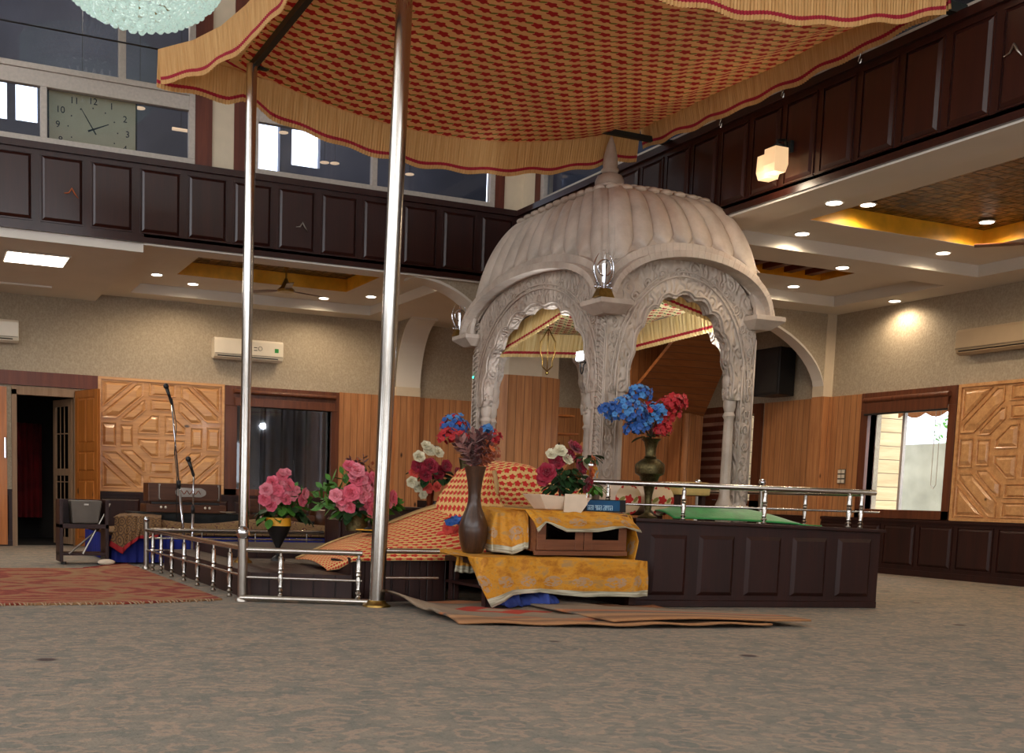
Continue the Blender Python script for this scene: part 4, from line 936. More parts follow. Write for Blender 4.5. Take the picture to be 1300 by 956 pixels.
# wall sconce on the fascia
p = aX(1001, 188, XF - .03); s_ = thing('wall_sconce', p, 'lit twin-shade wall sconce on the dark balcony panelling', 'wall lamp')
obj('back_plate', MB().box((XF - .06, p.y - .06, p.z - .05), (XF - .022, p.y + .06, p.z + .05), .005), 'blackiron', s_)
for k, (dy, dx) in enumerate(((.13, .13), (-.07, .22))):
    c = Vector((XF - dx, p.y + dy, p.z - .02)); ar = obj('arm', MB().tube([(XF - .05, p.y, p.z), (XF - .1, p.y + dy * .5, p.z + .05), c + Vector((0, 0, .04)), c + Vector((0, 0, -.02))], .012, 8), 'blackiron', s_, smooth=True)
    obj('shade_cap', MB().box(c + Vector((-.055, -.055, -.03)), c + Vector((.055, .055, -.015)), .004), 'blackiron', s_)
    m = MB(); r0, r1, r2 = .05, .095, .06; z0, z1, z2 = c.z - .03, c.z - .17, c.z - .235
    sq = lambda r, z: [(c.x - r, c.y - r, z), (c.x + r, c.y - r, z), (c.x + r, c.y + r, z), (c.x - r, c.y + r, z)]
    m.hexa(sq(r1 * .78, z1), sq(r0 * 1.4, z0)); m.hexa(sq(r2, z2), sq(r1 * .78, z1)); obj('shade', m, 'shade', s_)
SCONCE = (XF - .30, p.y, p.z - .12)
# little hooks and tied scraps on the balcony
for (px, py, ax, lab) in ((90, 245, 1, 'small orange tied scrap on the second balcony panel under the clock'), (383, 288, 1, 'small hook with a grey thread on the balcony panel between the poles'), (1285, 66, 0, 'small bent wire hook on the dark balcony panel beyond the sconce')):
    c = aY(px, py, YF - .035) if ax else aX(px, py, XF - .035); u = Vector((1, 0, 0)) if ax else Vector((0, -1, 0)); k = Vector((0, 0, 1))
    t = MB(); t.tube([c - u * .07 - k * .01, c - u * .02, c + u * .01 + k * .05, c + u * .04, c + u * .08 - k * .05], [.004, .008, .012, .009, .003], 6)
    props(obj('wall_hook', t, plain('orange_thread', (170, 84, 40), .8) if px == 90 else 'steeldull', smooth=True), lab, 'hook')
for k, (px, py) in enumerate(((915, 158), (994, 120), (1092, 76))):
    c = aX(px, py - 2, XF - .045); t = MB(); t.tube([c + Vector((.02, 0, .06)), c + Vector((0, 0, .03)), c + Vector((0, .02, -.02)), c + Vector((0, -.005, -.04)), c + Vector((0, -.02, -.01))], .007, 6)
    props(obj('rope_clip', t, 'steel', smooth=True), ('metal clip on the balcony rim before the wall sconce', 'metal clip on the balcony rim right above the wall sconce', 'metal clip on the balcony rim between sconce and canopy beam')[k], 'clip', 'metal clips along the balcony rim')
# clock behind the upper window
ck = thing('wall_clock', (1.88, 13.62, 4.62), 'large square cream clock behind the upper window glass', 'clock')
cf = Vector((1.885, 13.60, 4.865)); cw, chh = .48, .38
obj('case', MB().box((cf.x - cw - .01, 13.62, cf.z - chh - .0), (cf.x + cw + .01, 13.68, cf.z + chh)), 'slot', ck); cfm = obj('face', MB().box((cf.x - cw + .01, 13.606, cf.z - chh + .01), (cf.x + cw - .01, 13.62, cf.z + chh - .01)), plain('clock_face', (232, 214, 160), .5, var=.04), ck)
def text(s, loc, size, mat, parent, name='numeral', rot=(pi / 2, 0, 0), ext=.002, align='CENTER'):
    cu = bpy.data.curves.new(name, 'FONT'); cu.body = s; cu.size = size; cu.extrude = ext; cu.align_x = align; cu.align_y = 'CENTER'
    tmp = bpy.data.objects.new('tmp', cu); me = bpy.data.meshes.new_from_object(tmp); bpy.data.objects.remove(tmp); me.materials.append(W[mat]); me.name = name
    o = bpy.data.objects.new(name, me); COL.objects.link(o); o.parent = parent; o.location = Vector(loc) - rootloc(parent); o.rotation_euler = rot; return o
for h in range(1, 13):
    th = h * pi / 6; sx = math.sin(th); cz = math.cos(th); mx = max(abs(sx), abs(cz)); rx, rz = .38 * (.55 * sx + .45 * sx / mx), .30 * (.55 * cz + .45 * cz / mx)
    text(str(h), (cf.x + rx, 13.600, cf.z - .02 + rz), .10, 'slot', ck)
m = MB()
for h in range(12):
    th = h * pi / 6; m.box((cf.x + .27 * math.sin(th) - .006, 13.598, cf.z - .02 + .23 * math.cos(th) - .006), (cf.x + .27 * math.sin(th) + .006, 13.605, cf.z - .02 + .23 * math.cos(th) + .006))
obj('hour_mark', m, 'slot', ck)
for (th, L, w) in ((math.radians(65), .19, .010), (math.radians(-32), .25, .007)):
    c = Vector((cf.x, 13.596, cf.z - .02)); d = Vector((math.sin(th), 0, math.cos(th))); s = Vector((d.z, 0, -d.x)); m = MB()
    m.hexa([c - d * .06 - s * w, c - d * .06 + s * w, c + d * L + s * w * .4, c + d * L - s * w * .4], [p + Vector((0, .003, 0)) for p in (c - d * .06 - s * w, c - d * .06 + s * w, c + d * L + s * w * .4, c + d * L - s * w * .4)]); obj('hand', m, 'slot', ck)
# small lamps in the upper gallery
for k, (px, py) in enumerate(((105, 146), (178, 137), (360, 168), (430, 178), (412, 206), (425, 207), (520, 221))):
    q = aY(px, py, 15.6); t = thing('gallery_lamp', q, 'small lit ceiling lamp seen through the upper gallery glass', 'ceiling light', 'small lamps seen through the upper gallery glass')
    obj('lens', MB().lathe(q, [(.065, -.008), (.065, 0)], 14), 'lampwarm', t); obj('rod', MB().tube([q, (q.x, q.y, 7.58)], .004, 5), 'slot', t)
for k, (px, py, w) in enumerate(((230, 165, .12), (568, 210, .14))):
    q = aY(px, py, 15.8); t = thing('tube_light', q, ('lit tube lamp seen through the glass beside the clock', 'lit tube lamp seen through the upper glass behind the thick steel pole')[k], 'ceiling light')
    obj('tube', MB().tube([q - Vector((w, 0, 0)), q + Vector((w, 0, 0))], .022, 8), 'lampwarm', t); obj('rod', MB().tube([q, (q.x, q.y, 7.58)], .004, 5), 'slot', t)
# chandelier
ch = thing('crystal_chandelier', (2.06, 11.7, 5.28), 'big crystal bead chandelier high up beside the upper windows', 'chandelier')
cx_, cy_, zb_ = aY(178, 38, 11.7).x, 11.7, aY(178, 36, 11.7).z
m = MB(); R_ = .80
rr = []
for L in range(13):
    f = L / 12; r = R_ * math.sin(f * pi / 2) ** .95; z = zb_ + .10 + .52 * (1 - math.cos(f * pi / 2)) ** .8; n = max(1, int(2 * pi * r / .092))
    for k in range(n):
        th = 2 * pi * (k + .5 * (L % 2)) / n
        for j, dz in enumerate((0, -.07)): 
            bmesh.ops.create_icosphere(m.bm, subdivisions=2, radius=.036, matrix=Matrix.Translation((cx_ + r * math.cos(th), cy_ + r * math.sin(th), z + dz + random.uniform(-.01, .01))))
for L in range(7):
    z = zb_ + .64 + L * .06; n = 80
    for k in range(n): th = 2 * pi * (k + .5 * (L % 2)) / n; bmesh.ops.create_icosphere(m.bm, subdivisions=1, radius=.03, matrix=Matrix.Translation((cx_ + R_ * math.cos(th), cy_ + R_ * math.sin(th), z)))
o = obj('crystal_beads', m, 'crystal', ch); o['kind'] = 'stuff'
m = MB(); m.ball((cx_, cy_, zb_ + .02), .045, 12); obj('bottom_drop', m, 'crystal', ch, smooth=True)
m = MB()
for f in (.35, .7, 1.0): m.tube([(cx_ + R_ * f * .97 * math.cos(k / 40 * 2 * pi), cy_ + R_ * f * .97 * math.sin(k / 40 * 2 * pi), zb_ + .12 + .52 * f ** 2.2) for k in range(40)], .012, 6, closed=True)
m.tube([(cx_, cy_, zb_ + .1), (cx_, cy_, UZ)], .015, 8); obj('frame', m, 'brass', ch)
obj('lamp_core', MB().lathe((cx_, cy_, zb_ + .35), [(.06, 0), (.3, .12), (.35, .3), (.3, .45), (.05, .5)], 20), emis('chandelier_glow', (235, 240, 235), 1.1), ch, smooth=True)
EXPO = 0.
# ================================================================ BIG CANOPY, POLES, RAILINGS
bc = thing('big_canopy', (4.9, 8.4, 4.5), 'large printed orange cloth canopy with pleated skirt stretched over the shrine', 'canopy')
fx0, fx1, fy0, fy1, fz = 2.76, 7.05, 6.56, 10.12, 4.57
m = MB()
def bar(m, a, b, w=.05, h=.05):
    a, b = Vector(a), Vector(b); d = (b - a).normalized(); s = Vector((-d.y, d.x, 0)) * w / 2; k = Vector((0, 0, h / 2)); m.hexa([a - s - k, a + s - k, a + s + k, a - s + k], [b - s - k, b + s - k, b + s + k, b - s + k])
bar(m, (fx0, fy1, fz), (XF + .08, fy1 + .04, fz)); o = obj('crossbar', m, 'blackiron', bc)
m = MB(); bar(m, (fx0, fy0, fz), (XF + .06, fy0, fz), .07, .07); obj('crossbar', m, 'blackiron', bc)
m = MB(); bar(m, (fx0, fy0 - .05, fz - .01), (fx0, fy1 + .05, fz - .01), .055, .06); obj('side_bar', m, 'blackiron', bc)
m = MB(); bar(m, (3.36, fy0, fz + .03), (3.36, fy1, fz + .03), .04, .04); obj('side_bar', m, 'blackiron', bc)
cl0, cl1, cr0, cr1 = 2.62, 2.62, 6.92, 6.92
def cloth(u, v):
    """underside sheet: u across (x), v back to front (y 10.4 .. 6.4)"""
    x = 2.66 + u * 4.24; y = 10.26 - v * 3.78
    back = (1 - v) ** 3; front = v ** 6
    z = 4.62 - (.33 * math.sin(min(1, u * 1.08) * pi) ** .8 * back + .16 * math.sin(u * pi) * (1 - back)) - front * (.10 + .12 * math.sin(u * pi))
    z += .012 * math.sin(u * 21 + v * 4) * math.sin(v * 15) + .010 * math.sin(u * 55) * (1 - abs(2 * v - 1))
    if u > .9: z += (u - .9) * .6
    return Vector((x, y, z))
m = MB(); m.grid(cloth, 70, 60, 4.24, 3.78); obj('cloth', m, 'rumala', bc, smooth=True)
# border strip lying beyond the frame, and the four skirts
def edgeskirt(P, drop, lean, per, name, mat='valance'):
    """P: list of top points (already sagging); the skirt falls from it"""
    L = [0.]
    for a, b in zip(P, P[1:]): L.append(L[-1] + (Vector(b) - Vector(a)).length)
    n = int(L[-1] / per)
    def at(s):
        for k in range(len(P) - 1):
            if s <= L[k + 1] + 1e-6: f = (s - L[k]) / max(1e-6, L[k + 1] - L[k]); a, b = Vector(P[k]), Vector(P[k + 1]); d = (b - a).normalized(); return a + (b - a) * f, Vector((d.y, -d.x, 0))
        return Vector(P[-1]), Vector((0, 0, 0))
    def f(u, v):
        s = u * L[-1]; p, nn = at(s); w = math.sin(s / per * 2 * pi) * .008 * (1 - v) + .012 * math.sin(s * 9) * (1 - v)
        return p + nn * w + Vector(lean) * (1 - v) + Vector((0, 0, -(drop * (1 - v) + .012 * math.sin(s * 13) * (1 - v))))
    m = MB(); m.grid(f, n * 4, 5, L[-1], drop); return obj(name, m, mat, bc, smooth=True, solid=0)
N = 40
backt = [Vector((2.0 + k / N * 4.9, 10.45 - .20 * min(1, k / N * 5), cloth(max(0, (2.0 + k / N * 4.9 - 2.66) / 4.24), 0).z + (.04 if k < 8 else 0))) for k in range(N + 1)]
for k in range(6): backt[k].z = 4.68 - .015 * k
edgeskirt(backt, .30, (0, .06, 0), .028, 'skirt_back')
leftt = [(2.0, 10.45, 4.68), (2.22, 10.05, 4.66), (2.36, 9.65, 4.66), (2.45, 9.2, 4.68), (2.50, 8.6, 4.70), (2.52, 8.0, 4.72), (2.52, 7.2, 4.7), (2.5, 6.4, 4.7)]
edgeskirt(leftt, .29, (.03, 0, 0), .028, 'skirt_side')
frontt = [Vector((2.5 + f * 4.35, 6.40, 4.64 - .28 * math.sin(min(1., f * 1.0) * pi) ** .9 + .10 * f ** 5)) for f in [k / N for k in range(N + 1)]]
edgeskirt(frontt, .32, (0, -.02, 0), .028, 'skirt_front')
rightt = [Vector((6.92, 6.45 + f * 3.85, 4.78 - .05 * math.sin(f * pi))) for f in [k / N for k in range(N + 1)]]
edgeskirt(rightt, .27, (.06, 0, 0), .028, 'skirt_side')
# the strips of plain cloth between print and skirts
m = MB(); m.grid(lambda u, v: (cloth(max(0, (lambda t: t)(u)), 0) * (1 - v) + backt[int(round(u * N))] * v), N, 2, 4, .3)
lp = [Vector(p) for p in leftt]
def lf_at(f):
    t = f * (len(lp) - 1); k = min(int(t), len(lp) - 2); return lp[k].lerp(lp[k + 1], t - k)
m.grid(lambda u, v: (cloth(0, u) * (1 - v) + lf_at(u) * v), 28, 2, 4, .3)
m.grid(lambda u, v: (cloth(u, 1) * (1 - v) + frontt[int(round(u * N))] * v), N, 2, 4, .3)
m.grid(lambda u, v: (cloth(1, 1 - u) * (1 - v) + rightt[int(round(u * N))] * v), N, 2, 4, .3)
obj('border', m, 'valance', bc, smooth=True)
rp = MB(); a = Vector((2.0, 10.45, 4.68)); b = Vector((-6.95, 11.2, 5.1)); rp.tube([a + Vector((.05, 0, 0)), a.lerp(b, .3) - Vector((0, 0, .03)), b], .007, 6)
props(obj('guy_rope', rp, 'black', smooth=True), 'thin dark rope pulling the canopy corner across the upper windows', 'rope')
def pole(b, t, r, label, flange=True):
    th = thing('canopy_pole', b, label, 'pole'); b, t = Vector(b), Vector(t); obj('shaft', MB().tube([b, b.lerp(t, .5), t], r, 24), 'steel', th, smooth=True, ang=50)
    if flange: obj('floor_flange', MB().lathe(b, [(r * 1.8, 0), (r * 1.75, .015), (r * 1.25, .03), (r * 1.1, .05)], 20), 'brass', th, smooth=True, ang=50)
pole(aZ(478, 770), (3.36, 8.13, 4.52), .062, 'thick polished steel pole at the front corner of the railing')
pb = aZ(299.5, 721, .22); pole((2.70, 10.0, .22), (2.73, 10.03, 4.54), .047, 'thinner polished steel pole standing behind the railing corner post')
# ---- floor railing round the musicians' plinth
P0 = Vector((2.34, 8.67, 0)); P1 = Vector((3.17, 8.22, 0)); P3 = Vector((2.27, 12.36, 0)); P2 = Vector((3.78, 8.13, 0)); P4 = Vector((4.28, 12.36, 0))
rl = thing('floor_railing', P0, 'low polished steel railing with turned balusters round the dark plinth', 'railing')
def post(par, p, h, r, ballr, nm='post', z0=0.):
    o = obj(nm, MB().tube([p + Vector((0, 0, z0)), p + Vector((0, 0, z0 + h))], r, 16), 'steeldull', par, smooth=True, ang=50)
    obj('ball_finial', MB().ball(p + Vector((0, 0, z0 + h + ballr * .8)), ballr, 16), 'chrome', o, smooth=True); obj('foot', MB().lathe(p + Vector((0, 0, z0)), [(r * 1.5, 0), (r * 1.4, .02), (r * 1.05, .035)], 16), 'steeldull', o, smooth=True, ang=40); return o
def baluster(par, p, z0, z1, s=1.):
    h = z1 - z0; pr = [(.022, 0), (.024, .012), (.012, .03), (.026, .05), (.012, .07), (.02, .085), (.016, .10), (.025, .16), (.017, .20), (.023, .215), (.017, .235), (.024, .25), (.020, .265), (.020, .36), (.011, .372), (.010, .42)]
    k = h / .42; obj('baluster', MB().lathe(p + Vector((0, 0, z0)), [(r * s, z * k) for r, z in pr], 12), 'steel', par, smooth=True, ang=35)
RH = .405
post(rl, P0, .49, .038, .055); post(rl, P3, .50, .028, .035)
for a, b, z, r in ((P0, P1, RH, .021), (P0, P1, .19, .011), (P0, P3, RH + .01, .021), (P0, P3, .20, .011), (P1 + Vector((.15, -.06, 0)), P2, .43, .021), (P1 + Vector((.15, -.06, 0)), P2, .22, .010), (P3, P4, .42, .019), (P3, P4, .33, .010), (P3, P4, .20, .010)):
    obj('rail', MB().tube([a + Vector((0, 0, z)), b + Vector((0, 0, z))], r, 12), 'steel', rl, smooth=True, ang=50)
obj('base_rail', MB().tube([P0 + Vector((-.02, -.02, .028)), P1 + Vector((.06, -.03, .028))], .026, 12), 'steel', rl, smooth=True, ang=50)
for f in (.32, .97): baluster(rl, P0.lerp(P1, f), .05, RH)
for f in (.10, .24, .39, .53, .67, .80, .91): baluster(rl, P0.lerp(P3, f), .0, RH + .01)
for f in (.3, .6, .9): obj('baluster', MB().tube([P3.lerp(P4, f) + Vector((0, 0, .2)), P3.lerp(P4, f) + Vector((0, 0, .42))], .009, 8), 'steel', rl)
# ---- railing on the platform
pr_ = thing('platform_railing', (6.4, 7.8, .7), 'steel railing with ball finials standing on the shrine platform', 'railing')
q0 = Vector((5.40, 8.50, 0)); q1 = Vector((7.62, 7.62, 0)); q2 = Vector((7.60, 9.9, 0)); q3 = Vector((5.33, 8.86, 0))
zt = lambda x: ztop(x)
fd = (q1 - q0).normalized()
for a, b, z0, z1, r in ((q0, q1 + fd * .12, 1.03, 1.005, .024), (q0, q1 + fd * .16, .845, .835, .010), (q1, q2, .985, 1.0, .019), (q0, q3, 1.03, 1.03, .018)):
    obj('rail', MB().tube([a + Vector((0, 0, z0)), b + Vector((0, 0, z1))], r, 12), 'steel', pr_, smooth=True, ang=50)
post(pr_, q0 + Vector((-.0, .02, 0)), .40, .016, .038, z0=ztop(5.2)); obj('post', MB().tube([q0 + Vector((-.05, .0, ztop(5.2))), q0 + Vector((-.05, .0, 1.05))], .010, 10), 'steel', pr_)
post(pr_, Vector((7.60, 9.9, 0)), .37, .02, .038, z0=.69); post(pr_, Vector((7.3, 8.9, 0)) + Vector((.3, 0, 0)), .37, .02, .038, z0=.69)
for p, s in ((q0.lerp(q1, .06), 1.), (q0.lerp(q1, .34), 1.), (q0.lerp(q1, .64), 1.1), (q0.lerp(q1, .955), 1.1), (q1, 1.), (q1.lerp(q2, .3), .9)): baluster(pr_, p, ztop(p.x), 1.02, s)
# ---- dark plinth inside the railing
PF = [(2.43, 8.75), (3.155, 8.41), (3.155, 9.42), (4.30, 9.42), (4.30, 12.21), (2.43, 12.21)]; pl = thing('plinth', (3.4, 10.4, 0), 'low dark wooden plinth enclosed by the floor railing', 'plinth')
obj('body', MB().hexa([(x, y, 0) for x, y in PF], [(x, y, .20) for x, y in PF]), 'dark', pl)
obj('top', MB().hexa([(x, y, .20) for x, y in PF], [(x, y, .22) for x, y in PF]), 'dark', pl)
obj('upper_step', MB().box((2.75, 10.75, .22), (4.32, 12.2, .31), .006), 'dark', pl)
bx = thing('side_cabinet', (3.63, 8.8, 0), 'low dark slatted cabinet behind the thick pole, under the printed cloth', 'cabinet')
m = MB(); m.box((3.17, 8.49, 0), (4.02, 8.56, .355)); 
bx_x = [3.17 + k * .121 for k in range(8)]
for a, b in zip(bx_x, bx_x[1:]): m.box((a + .004, 8.478, .01), (b - .004, 8.49, .345), .002)
obj('front', m, 'dark', bx); obj('carcass', MB().box((3.17, 8.56, 0), (4.02, 8.95, .325)), 'dark', bx)
# ================================================================ RUGS
g = MB(); c = [aZ(-60, 728), aZ(110, 722.5), aZ(158, 714), aZ(292, 762), aZ(150, 768), aZ(-60, 769)]
c = [(-2.5, 12.2, 0), (1.6, 12.25, 0), (2.16, 13.0, 0), (2.18, 12.3, 0), (2.20, 8.75, 0), (1.4, 8.50, 0), (-2.5, 8.55, 0)]
g.hexa([Vector(p) + Vector((0, 0, .001)) for p in c], [Vector(p) + Vector((0, 0, .014)) for p in c]); r_ = thing('red_rug', (0, 10, 0), 'large red patterned rug with fringed edge before the railing', 'rug')
obj('pile', g, 'redrug', r_)
g = MB()
for k in range(150):
    x = -2.5 + k * 4.65 / 150; y = 8.52 + (.22 * max(0, (x - 1.4) / .8)) + .0; j = random.uniform(-.012, .012)
    g.tube([(x, y + .02, .012), (x + j, y - .02, .012), (x + j * 2, y - .05 - random.random() * .02, .004)], .006, 4)
f_ = obj('fringe', g, plain('fringe', (160, 130, 100), .95), r_)
g = MB(); g.tube([Vector(p) + Vector((0, 0, .012)) for p in c[1:4]] , .010, 6); obj('binding', g, plain('red_binding', (130, 28, 30), .9), r_)
def dh(u, v):
    x = 3.35 + u * 2.2; yf = 6.58 - .28 * u + .55 * max(0, .45 - u) * 1.1; yb = 8.33 - .52 * u + .08 * math.sin(u * 5)
    y = yf + (yb - yf) * v; z = .012 + .012 * math.sin(u * 13 + v * 7) ** 2 + .06 * max(0, math.sin(u * 9 + v * 3)) * (v > .5) * (v - .5) * 2 + .10 * max(0, (.16 - u) / .16) * v + .015 * abs(math.sin(v * 14 + u * 2)) * (v < .35)
    return Vector((x, y, z))
g = MB(); g.grid(dh, 60, 30, 2.2, 1.); props(obj('striped_rug', g, 'dhurrie', smooth=True, solid=.014), 'rumpled brown striped rug with red diamonds under the yellow-draped table', 'rug')
def dh2(u, v):
    x = 4.35 + u * 1.55; yf = 6.50 - .20 * u; yb = 7.72 - .95 * u; y = yf + (yb - yf) * v
    return Vector((x, y, .05 + .018 * max(0, math.sin(u * 4)) * (1 - v)))
g = MB(); g.grid(dh2, 30, 12, 1.5, .35); props(obj('folded_rug', g, 'dhurrie', smooth=True, solid=.014), 'flat brown rug with a pointed corner lying over the rumpled striped rug', 'rug')
# ================================================================ TABLE, CABINET, YELLOW CLOTHS
tb = thing('low_table', (4.65, 8.0, 0), 'low dark wooden table almost hidden by the yellow brocade cloth', 'table')
obj('tabletop', MB().box((3.95, 7.66, .35), (5.37, 8.38, .39), .006), 'dark', tb)
for x, y in ((3.98, 7.70), (5.29, 7.70), (3.98, 8.30), (5.29, 8.30), (5.02, 8.2)): obj('leg', MB().box((x, y, .03), (x + .07, y + .06, .35), .004), 'dark', tb)
obj('shelf', MB().box((3.96, 7.75, .17), (4.5, 8.38, .19)), 'maho', tb)
def drape(name, pts, su, sv, label, cat, mat='brocade', nu=None):
    """pts: rows (from hem up) of points; bilinear between them"""
    R_, C_ = len(pts), len(pts[0]); V = [[Vector(p) for p in r] for r in pts]
    def f(u, v):
        a = v * (R_ - 1); i = min(int(a), R_ - 2); a -= i; b = u * (C_ - 1); j = min(int(b), C_ - 2); b -= j
        return V[i][j].lerp(V[i][j + 1], b).lerp(V[i + 1][j].lerp(V[i + 1][j + 1], b), a)
    m = MB(); m.grid(lambda u, v: f(u, v) + Vector((0, -.008 * math.sin(u * 31) * (1 - v) - .004 * math.sin(u * 57 + v * 8), .003 * math.sin(u * 19 + v * 11))), 16 * (C_ - 1), 10 * (R_ - 1), su, sv)
    return props(obj(name, m, mat, smooth=True, solid=.006), label, cat)
z1, z2 = .40, .45
drape('yellow_tablecloth', [
    [aY(609, 744, 7.80), aY(625, 772, 7.60), aY(652, 756, 7.6), aY(685, 752, 7.6), aY(740, 758, 7.6), aY(800, 758, 7.6), aY(822, 757, 7.6)],
    [aY(600, 720, 7.80), aY(607, 735, 7.60), aY(650, 735, 7.6), aY(690, 735, 7.6), aY(740, 736, 7.6), aY(800, 735, 7.6), aY(823, 733, 7.6)],
    [(3.86, 7.78, .41), (3.93, 7.62, .412), (4.2, 7.62, .412), (4.5, 7.62, .41), (4.8, 7.62, .405), (5.3, 7.62, .40), (5.41, 7.64, .385)],
    [(3.86, 8.38, .41), (3.93, 8.39, .41), (4.2, 8.39, .41), (4.5, 8.39, .41), (4.8, 8.39, .405), (5.3, 8.39, .40), (5.41, 8.39, .38)]], 1.6, .62,
    'yellow brocade cloth with silver border draped over the low table', 'tablecloth')
drape('yellow_side_cloth', [
    [aY(577, 726, 8.05), aY(595, 728, 8.05), aY(610, 727, 8.05)], [aY(580, 707, 8.05), aY(597, 706, 8.05), aY(612, 706, 8.05)], [(3.80, 8.3, .44), (3.9, 8.3, .44), (4.0, 8.3, .44)]], .3, .3,
    'short yellow cloth end hanging at the corner beside the slatted cabinet', 'cloth')
cb = thing('glass_cabinet', (4.95, 8.1, .42), 'small teak cabinet with two dark glass doors on the yellow tablecloth', 'cabinet')
X0c, X1c, Yc0, Zc0, Zc1 = 4.47, 5.31, 7.80, .424, .755
m = MB(); m.box((X0c, Yc0 + .02, Zc0), (X1c, Yc0 + .46, Zc0 + .03)); m.box((X0c, Yc0 + .02, Zc1 - .03), (X1c, Yc0 + .46, Zc1)); m.box((X0c, Yc0 + .02, Zc0), (X0c + .03, Yc0 + .46, Zc1)); m.box((X1c - .03, Yc0 + .02, Zc0), (X1c, Yc0 + .46, Zc1)); m.box((X0c, Yc0 + .43, Zc0), (X1c, Yc0 + .46, Zc1))
m.box((X0c - .01, Yc0 + .0, Zc0), (X1c + .01, Yc0 + .03, Zc0 + .035)); obj('carcass', m, 'teak', cb)
xm = 4.90
for a, b in ((X0c + .005, xm - .004), (xm + .004, X1c - .005)):
    m = MB(); z0, z1_ = Zc0 + .04, Zc1 - .0
    m.box((a + .075, Yc0 - .004, z0), (b - .075, Yc0 + .018, z0 + .085)); m.box((a + .075, Yc0 - .004, z1_ - .05), (b - .075, Yc0 + .018, z1_)); m.box((a, Yc0 - .005, z0), (a + .075, Yc0 + .018, z1_)); m.box((b - .075, Yc0 - .005, z0), (b, Yc0 + .018, z1_))
    d = obj('door', m, 'teak', cb, bev=.003); obj('pane', MB().box((a + .06, Yc0 + .004, z0 + .07), (b - .06, Yc0 + .01, z1_ - .04)), 'glasscab', d)
    kx = (b - .03) if a < xm - .1 else (a + .03); obj('knob', MB().ball((kx, Yc0 - .012, z0 + .17), .009, 8), 'brass', d)
obj('back_wall_inside', MB().box((X0c + .03, Yc0 + .2, Zc0 + .03), (X1c - .03, Yc0 + .21, Zc1 - .03)), 'slot', cb)
drape('yellow_top_cloth', [
    [aY(683, 676, 7.75), aY(695, 663, 7.74), aY(720, 676, 7.75), aY(760, 675, 7.75), aY(795, 670, 7.75), aY(815, 676, 7.76)],
    [(4.40, 7.75, .70), (4.5, 7.75, .72), (4.7, 7.745, .70), (4.95, 7.745, .70), (5.2, 7.745, .70), (5.36, 7.75, .68)],
    [(4.38, 7.84, .775), (4.5, 7.82, .775), (4.7, 7.81, .770), (4.95, 7.80, .772), (5.2, 7.80, .768), (5.32, 7.82, .755)],
    [(4.38, 8.35, .78), (4.5, 8.36, .78), (4.7, 8.36, .778), (4.95, 8.36, .775), (5.2, 8.36, .77), (5.32, 8.34, .76)]], 1.0, .58,
    'yellow brocade cloth with wavy silver border over the glass cabinet top', 'cloth')
drape('yellow_end_cloth', [
    [(5.365, 7.78, .33), (5.385, 8.0, .30), (5.375, 8.3, .36)], [(5.40, 7.76, .55), (5.41, 8.0, .55), (5.40, 8.3, .55)], [(5.34, 7.80, .755), (5.34, 8.0, .76), (5.34, 8.3, .76)]], .5, .45,
    'yellow brocade cloth end hanging down the side of the glass cabinet', 'cloth')
sb = thing('cloth_covered_stand', (4.2, 8.4, .42), 'box stand beside the glass cabinet hidden under yellow brocade', 'stand')
obj('body', MB().box((4.28, 8.12, .418), (4.43, 8.30, .75), .01), 'dark', sb)
drape('yellow_hanging_cloth', [
    [(4.24, 8.32, .46), aY(624, 700, 8.02), aY(650, 704, 8.0), (4.445, 7.93, .465), (4.452, 7.90, .47)], [(4.24, 8.32, .6), aY(624, 675, 8.04), aY(650, 676, 8.02), (4.445, 7.93, .62), (4.452, 7.90, .62)],
    [(4.24, 8.34, .785), aY(630, 651, 8.07), aY(650, 650, 8.06), (4.44, 7.95, .778), (4.452, 7.92, .775)], [(4.24, 8.38, .79), (4.25, 8.38, .79), (4.28, 8.38, .79), (4.34, 8.38, .79), (4.44, 8.36, .79)]], .5, .55,
    'yellow brocade cloth hanging in front beside the tall wooden vase', 'cloth')
# blue bundle under the table
bb = MB()
def bund(u, v):
    th = v * pi; x = 4.08 + u * .58; r = .09 * (1 + .35 * math.sin(u * 11) + .15 * math.sin(u * 29)) * (math.sin(u * pi) ** .35); return Vector((x, 7.74 - r * 1.1 * math.cos(th) + .01 * math.sin(u * 50 + v * 9), .035 + r * 1.25 * math.sin(th) + .01 * math.sin(v * 20 + u * 30)))
bb.grid(bund, 60, 16); props(obj('cloth_bundle', bb, 'bluebundle', smooth=True, solid=.01), 'crumpled dark blue cloth bundle on the rug under the yellow table', 'cloth')
# planter box, LED sign boxes
pt = thing('paper_planter', (4.76, 7.98, .78), 'cream paper-wrapped trough holding the red and white flowers', 'planter')
zq = .785; m = MB(); lo = [(4.60, 7.88), (4.90, 7.86), (4.96, 8.06), (4.62, 8.08)]; hi = [(4.52, 7.84), (4.80, 7.82), (4.98, 7.86), (4.99, 8.1), (4.53, 8.12)]
m.hexa([(4.58, 7.87, zq), (4.77, 7.86, zq), (4.92, 7.87, zq), (4.92, 8.05, zq), (4.58, 8.06, zq)], [(4.50, 7.83, zq + .118), (4.78, 7.81, zq + .10), (4.99, 7.85, zq + .10), (4.99, 8.1, zq + .11), (4.50, 8.12, zq + .12)]); obj('wrap', m, 'cardcream', pt, bev=.006)
m = MB(); m.hexa([aY(716, 650, 7.80), aY(737, 652, 7.80), aY(746, 640, 7.80), aY(744, 628, 7.80), aY(718, 627, 7.80)], [p + Vector((0, .01, 0)) for p in (aY(716, 650, 7.80), aY(737, 652, 7.80), aY(746, 640, 7.80), aY(744, 628, 7.80), aY(718, 627, 7.80))]); obj('folded_flap', m, 'cardcream', pt)
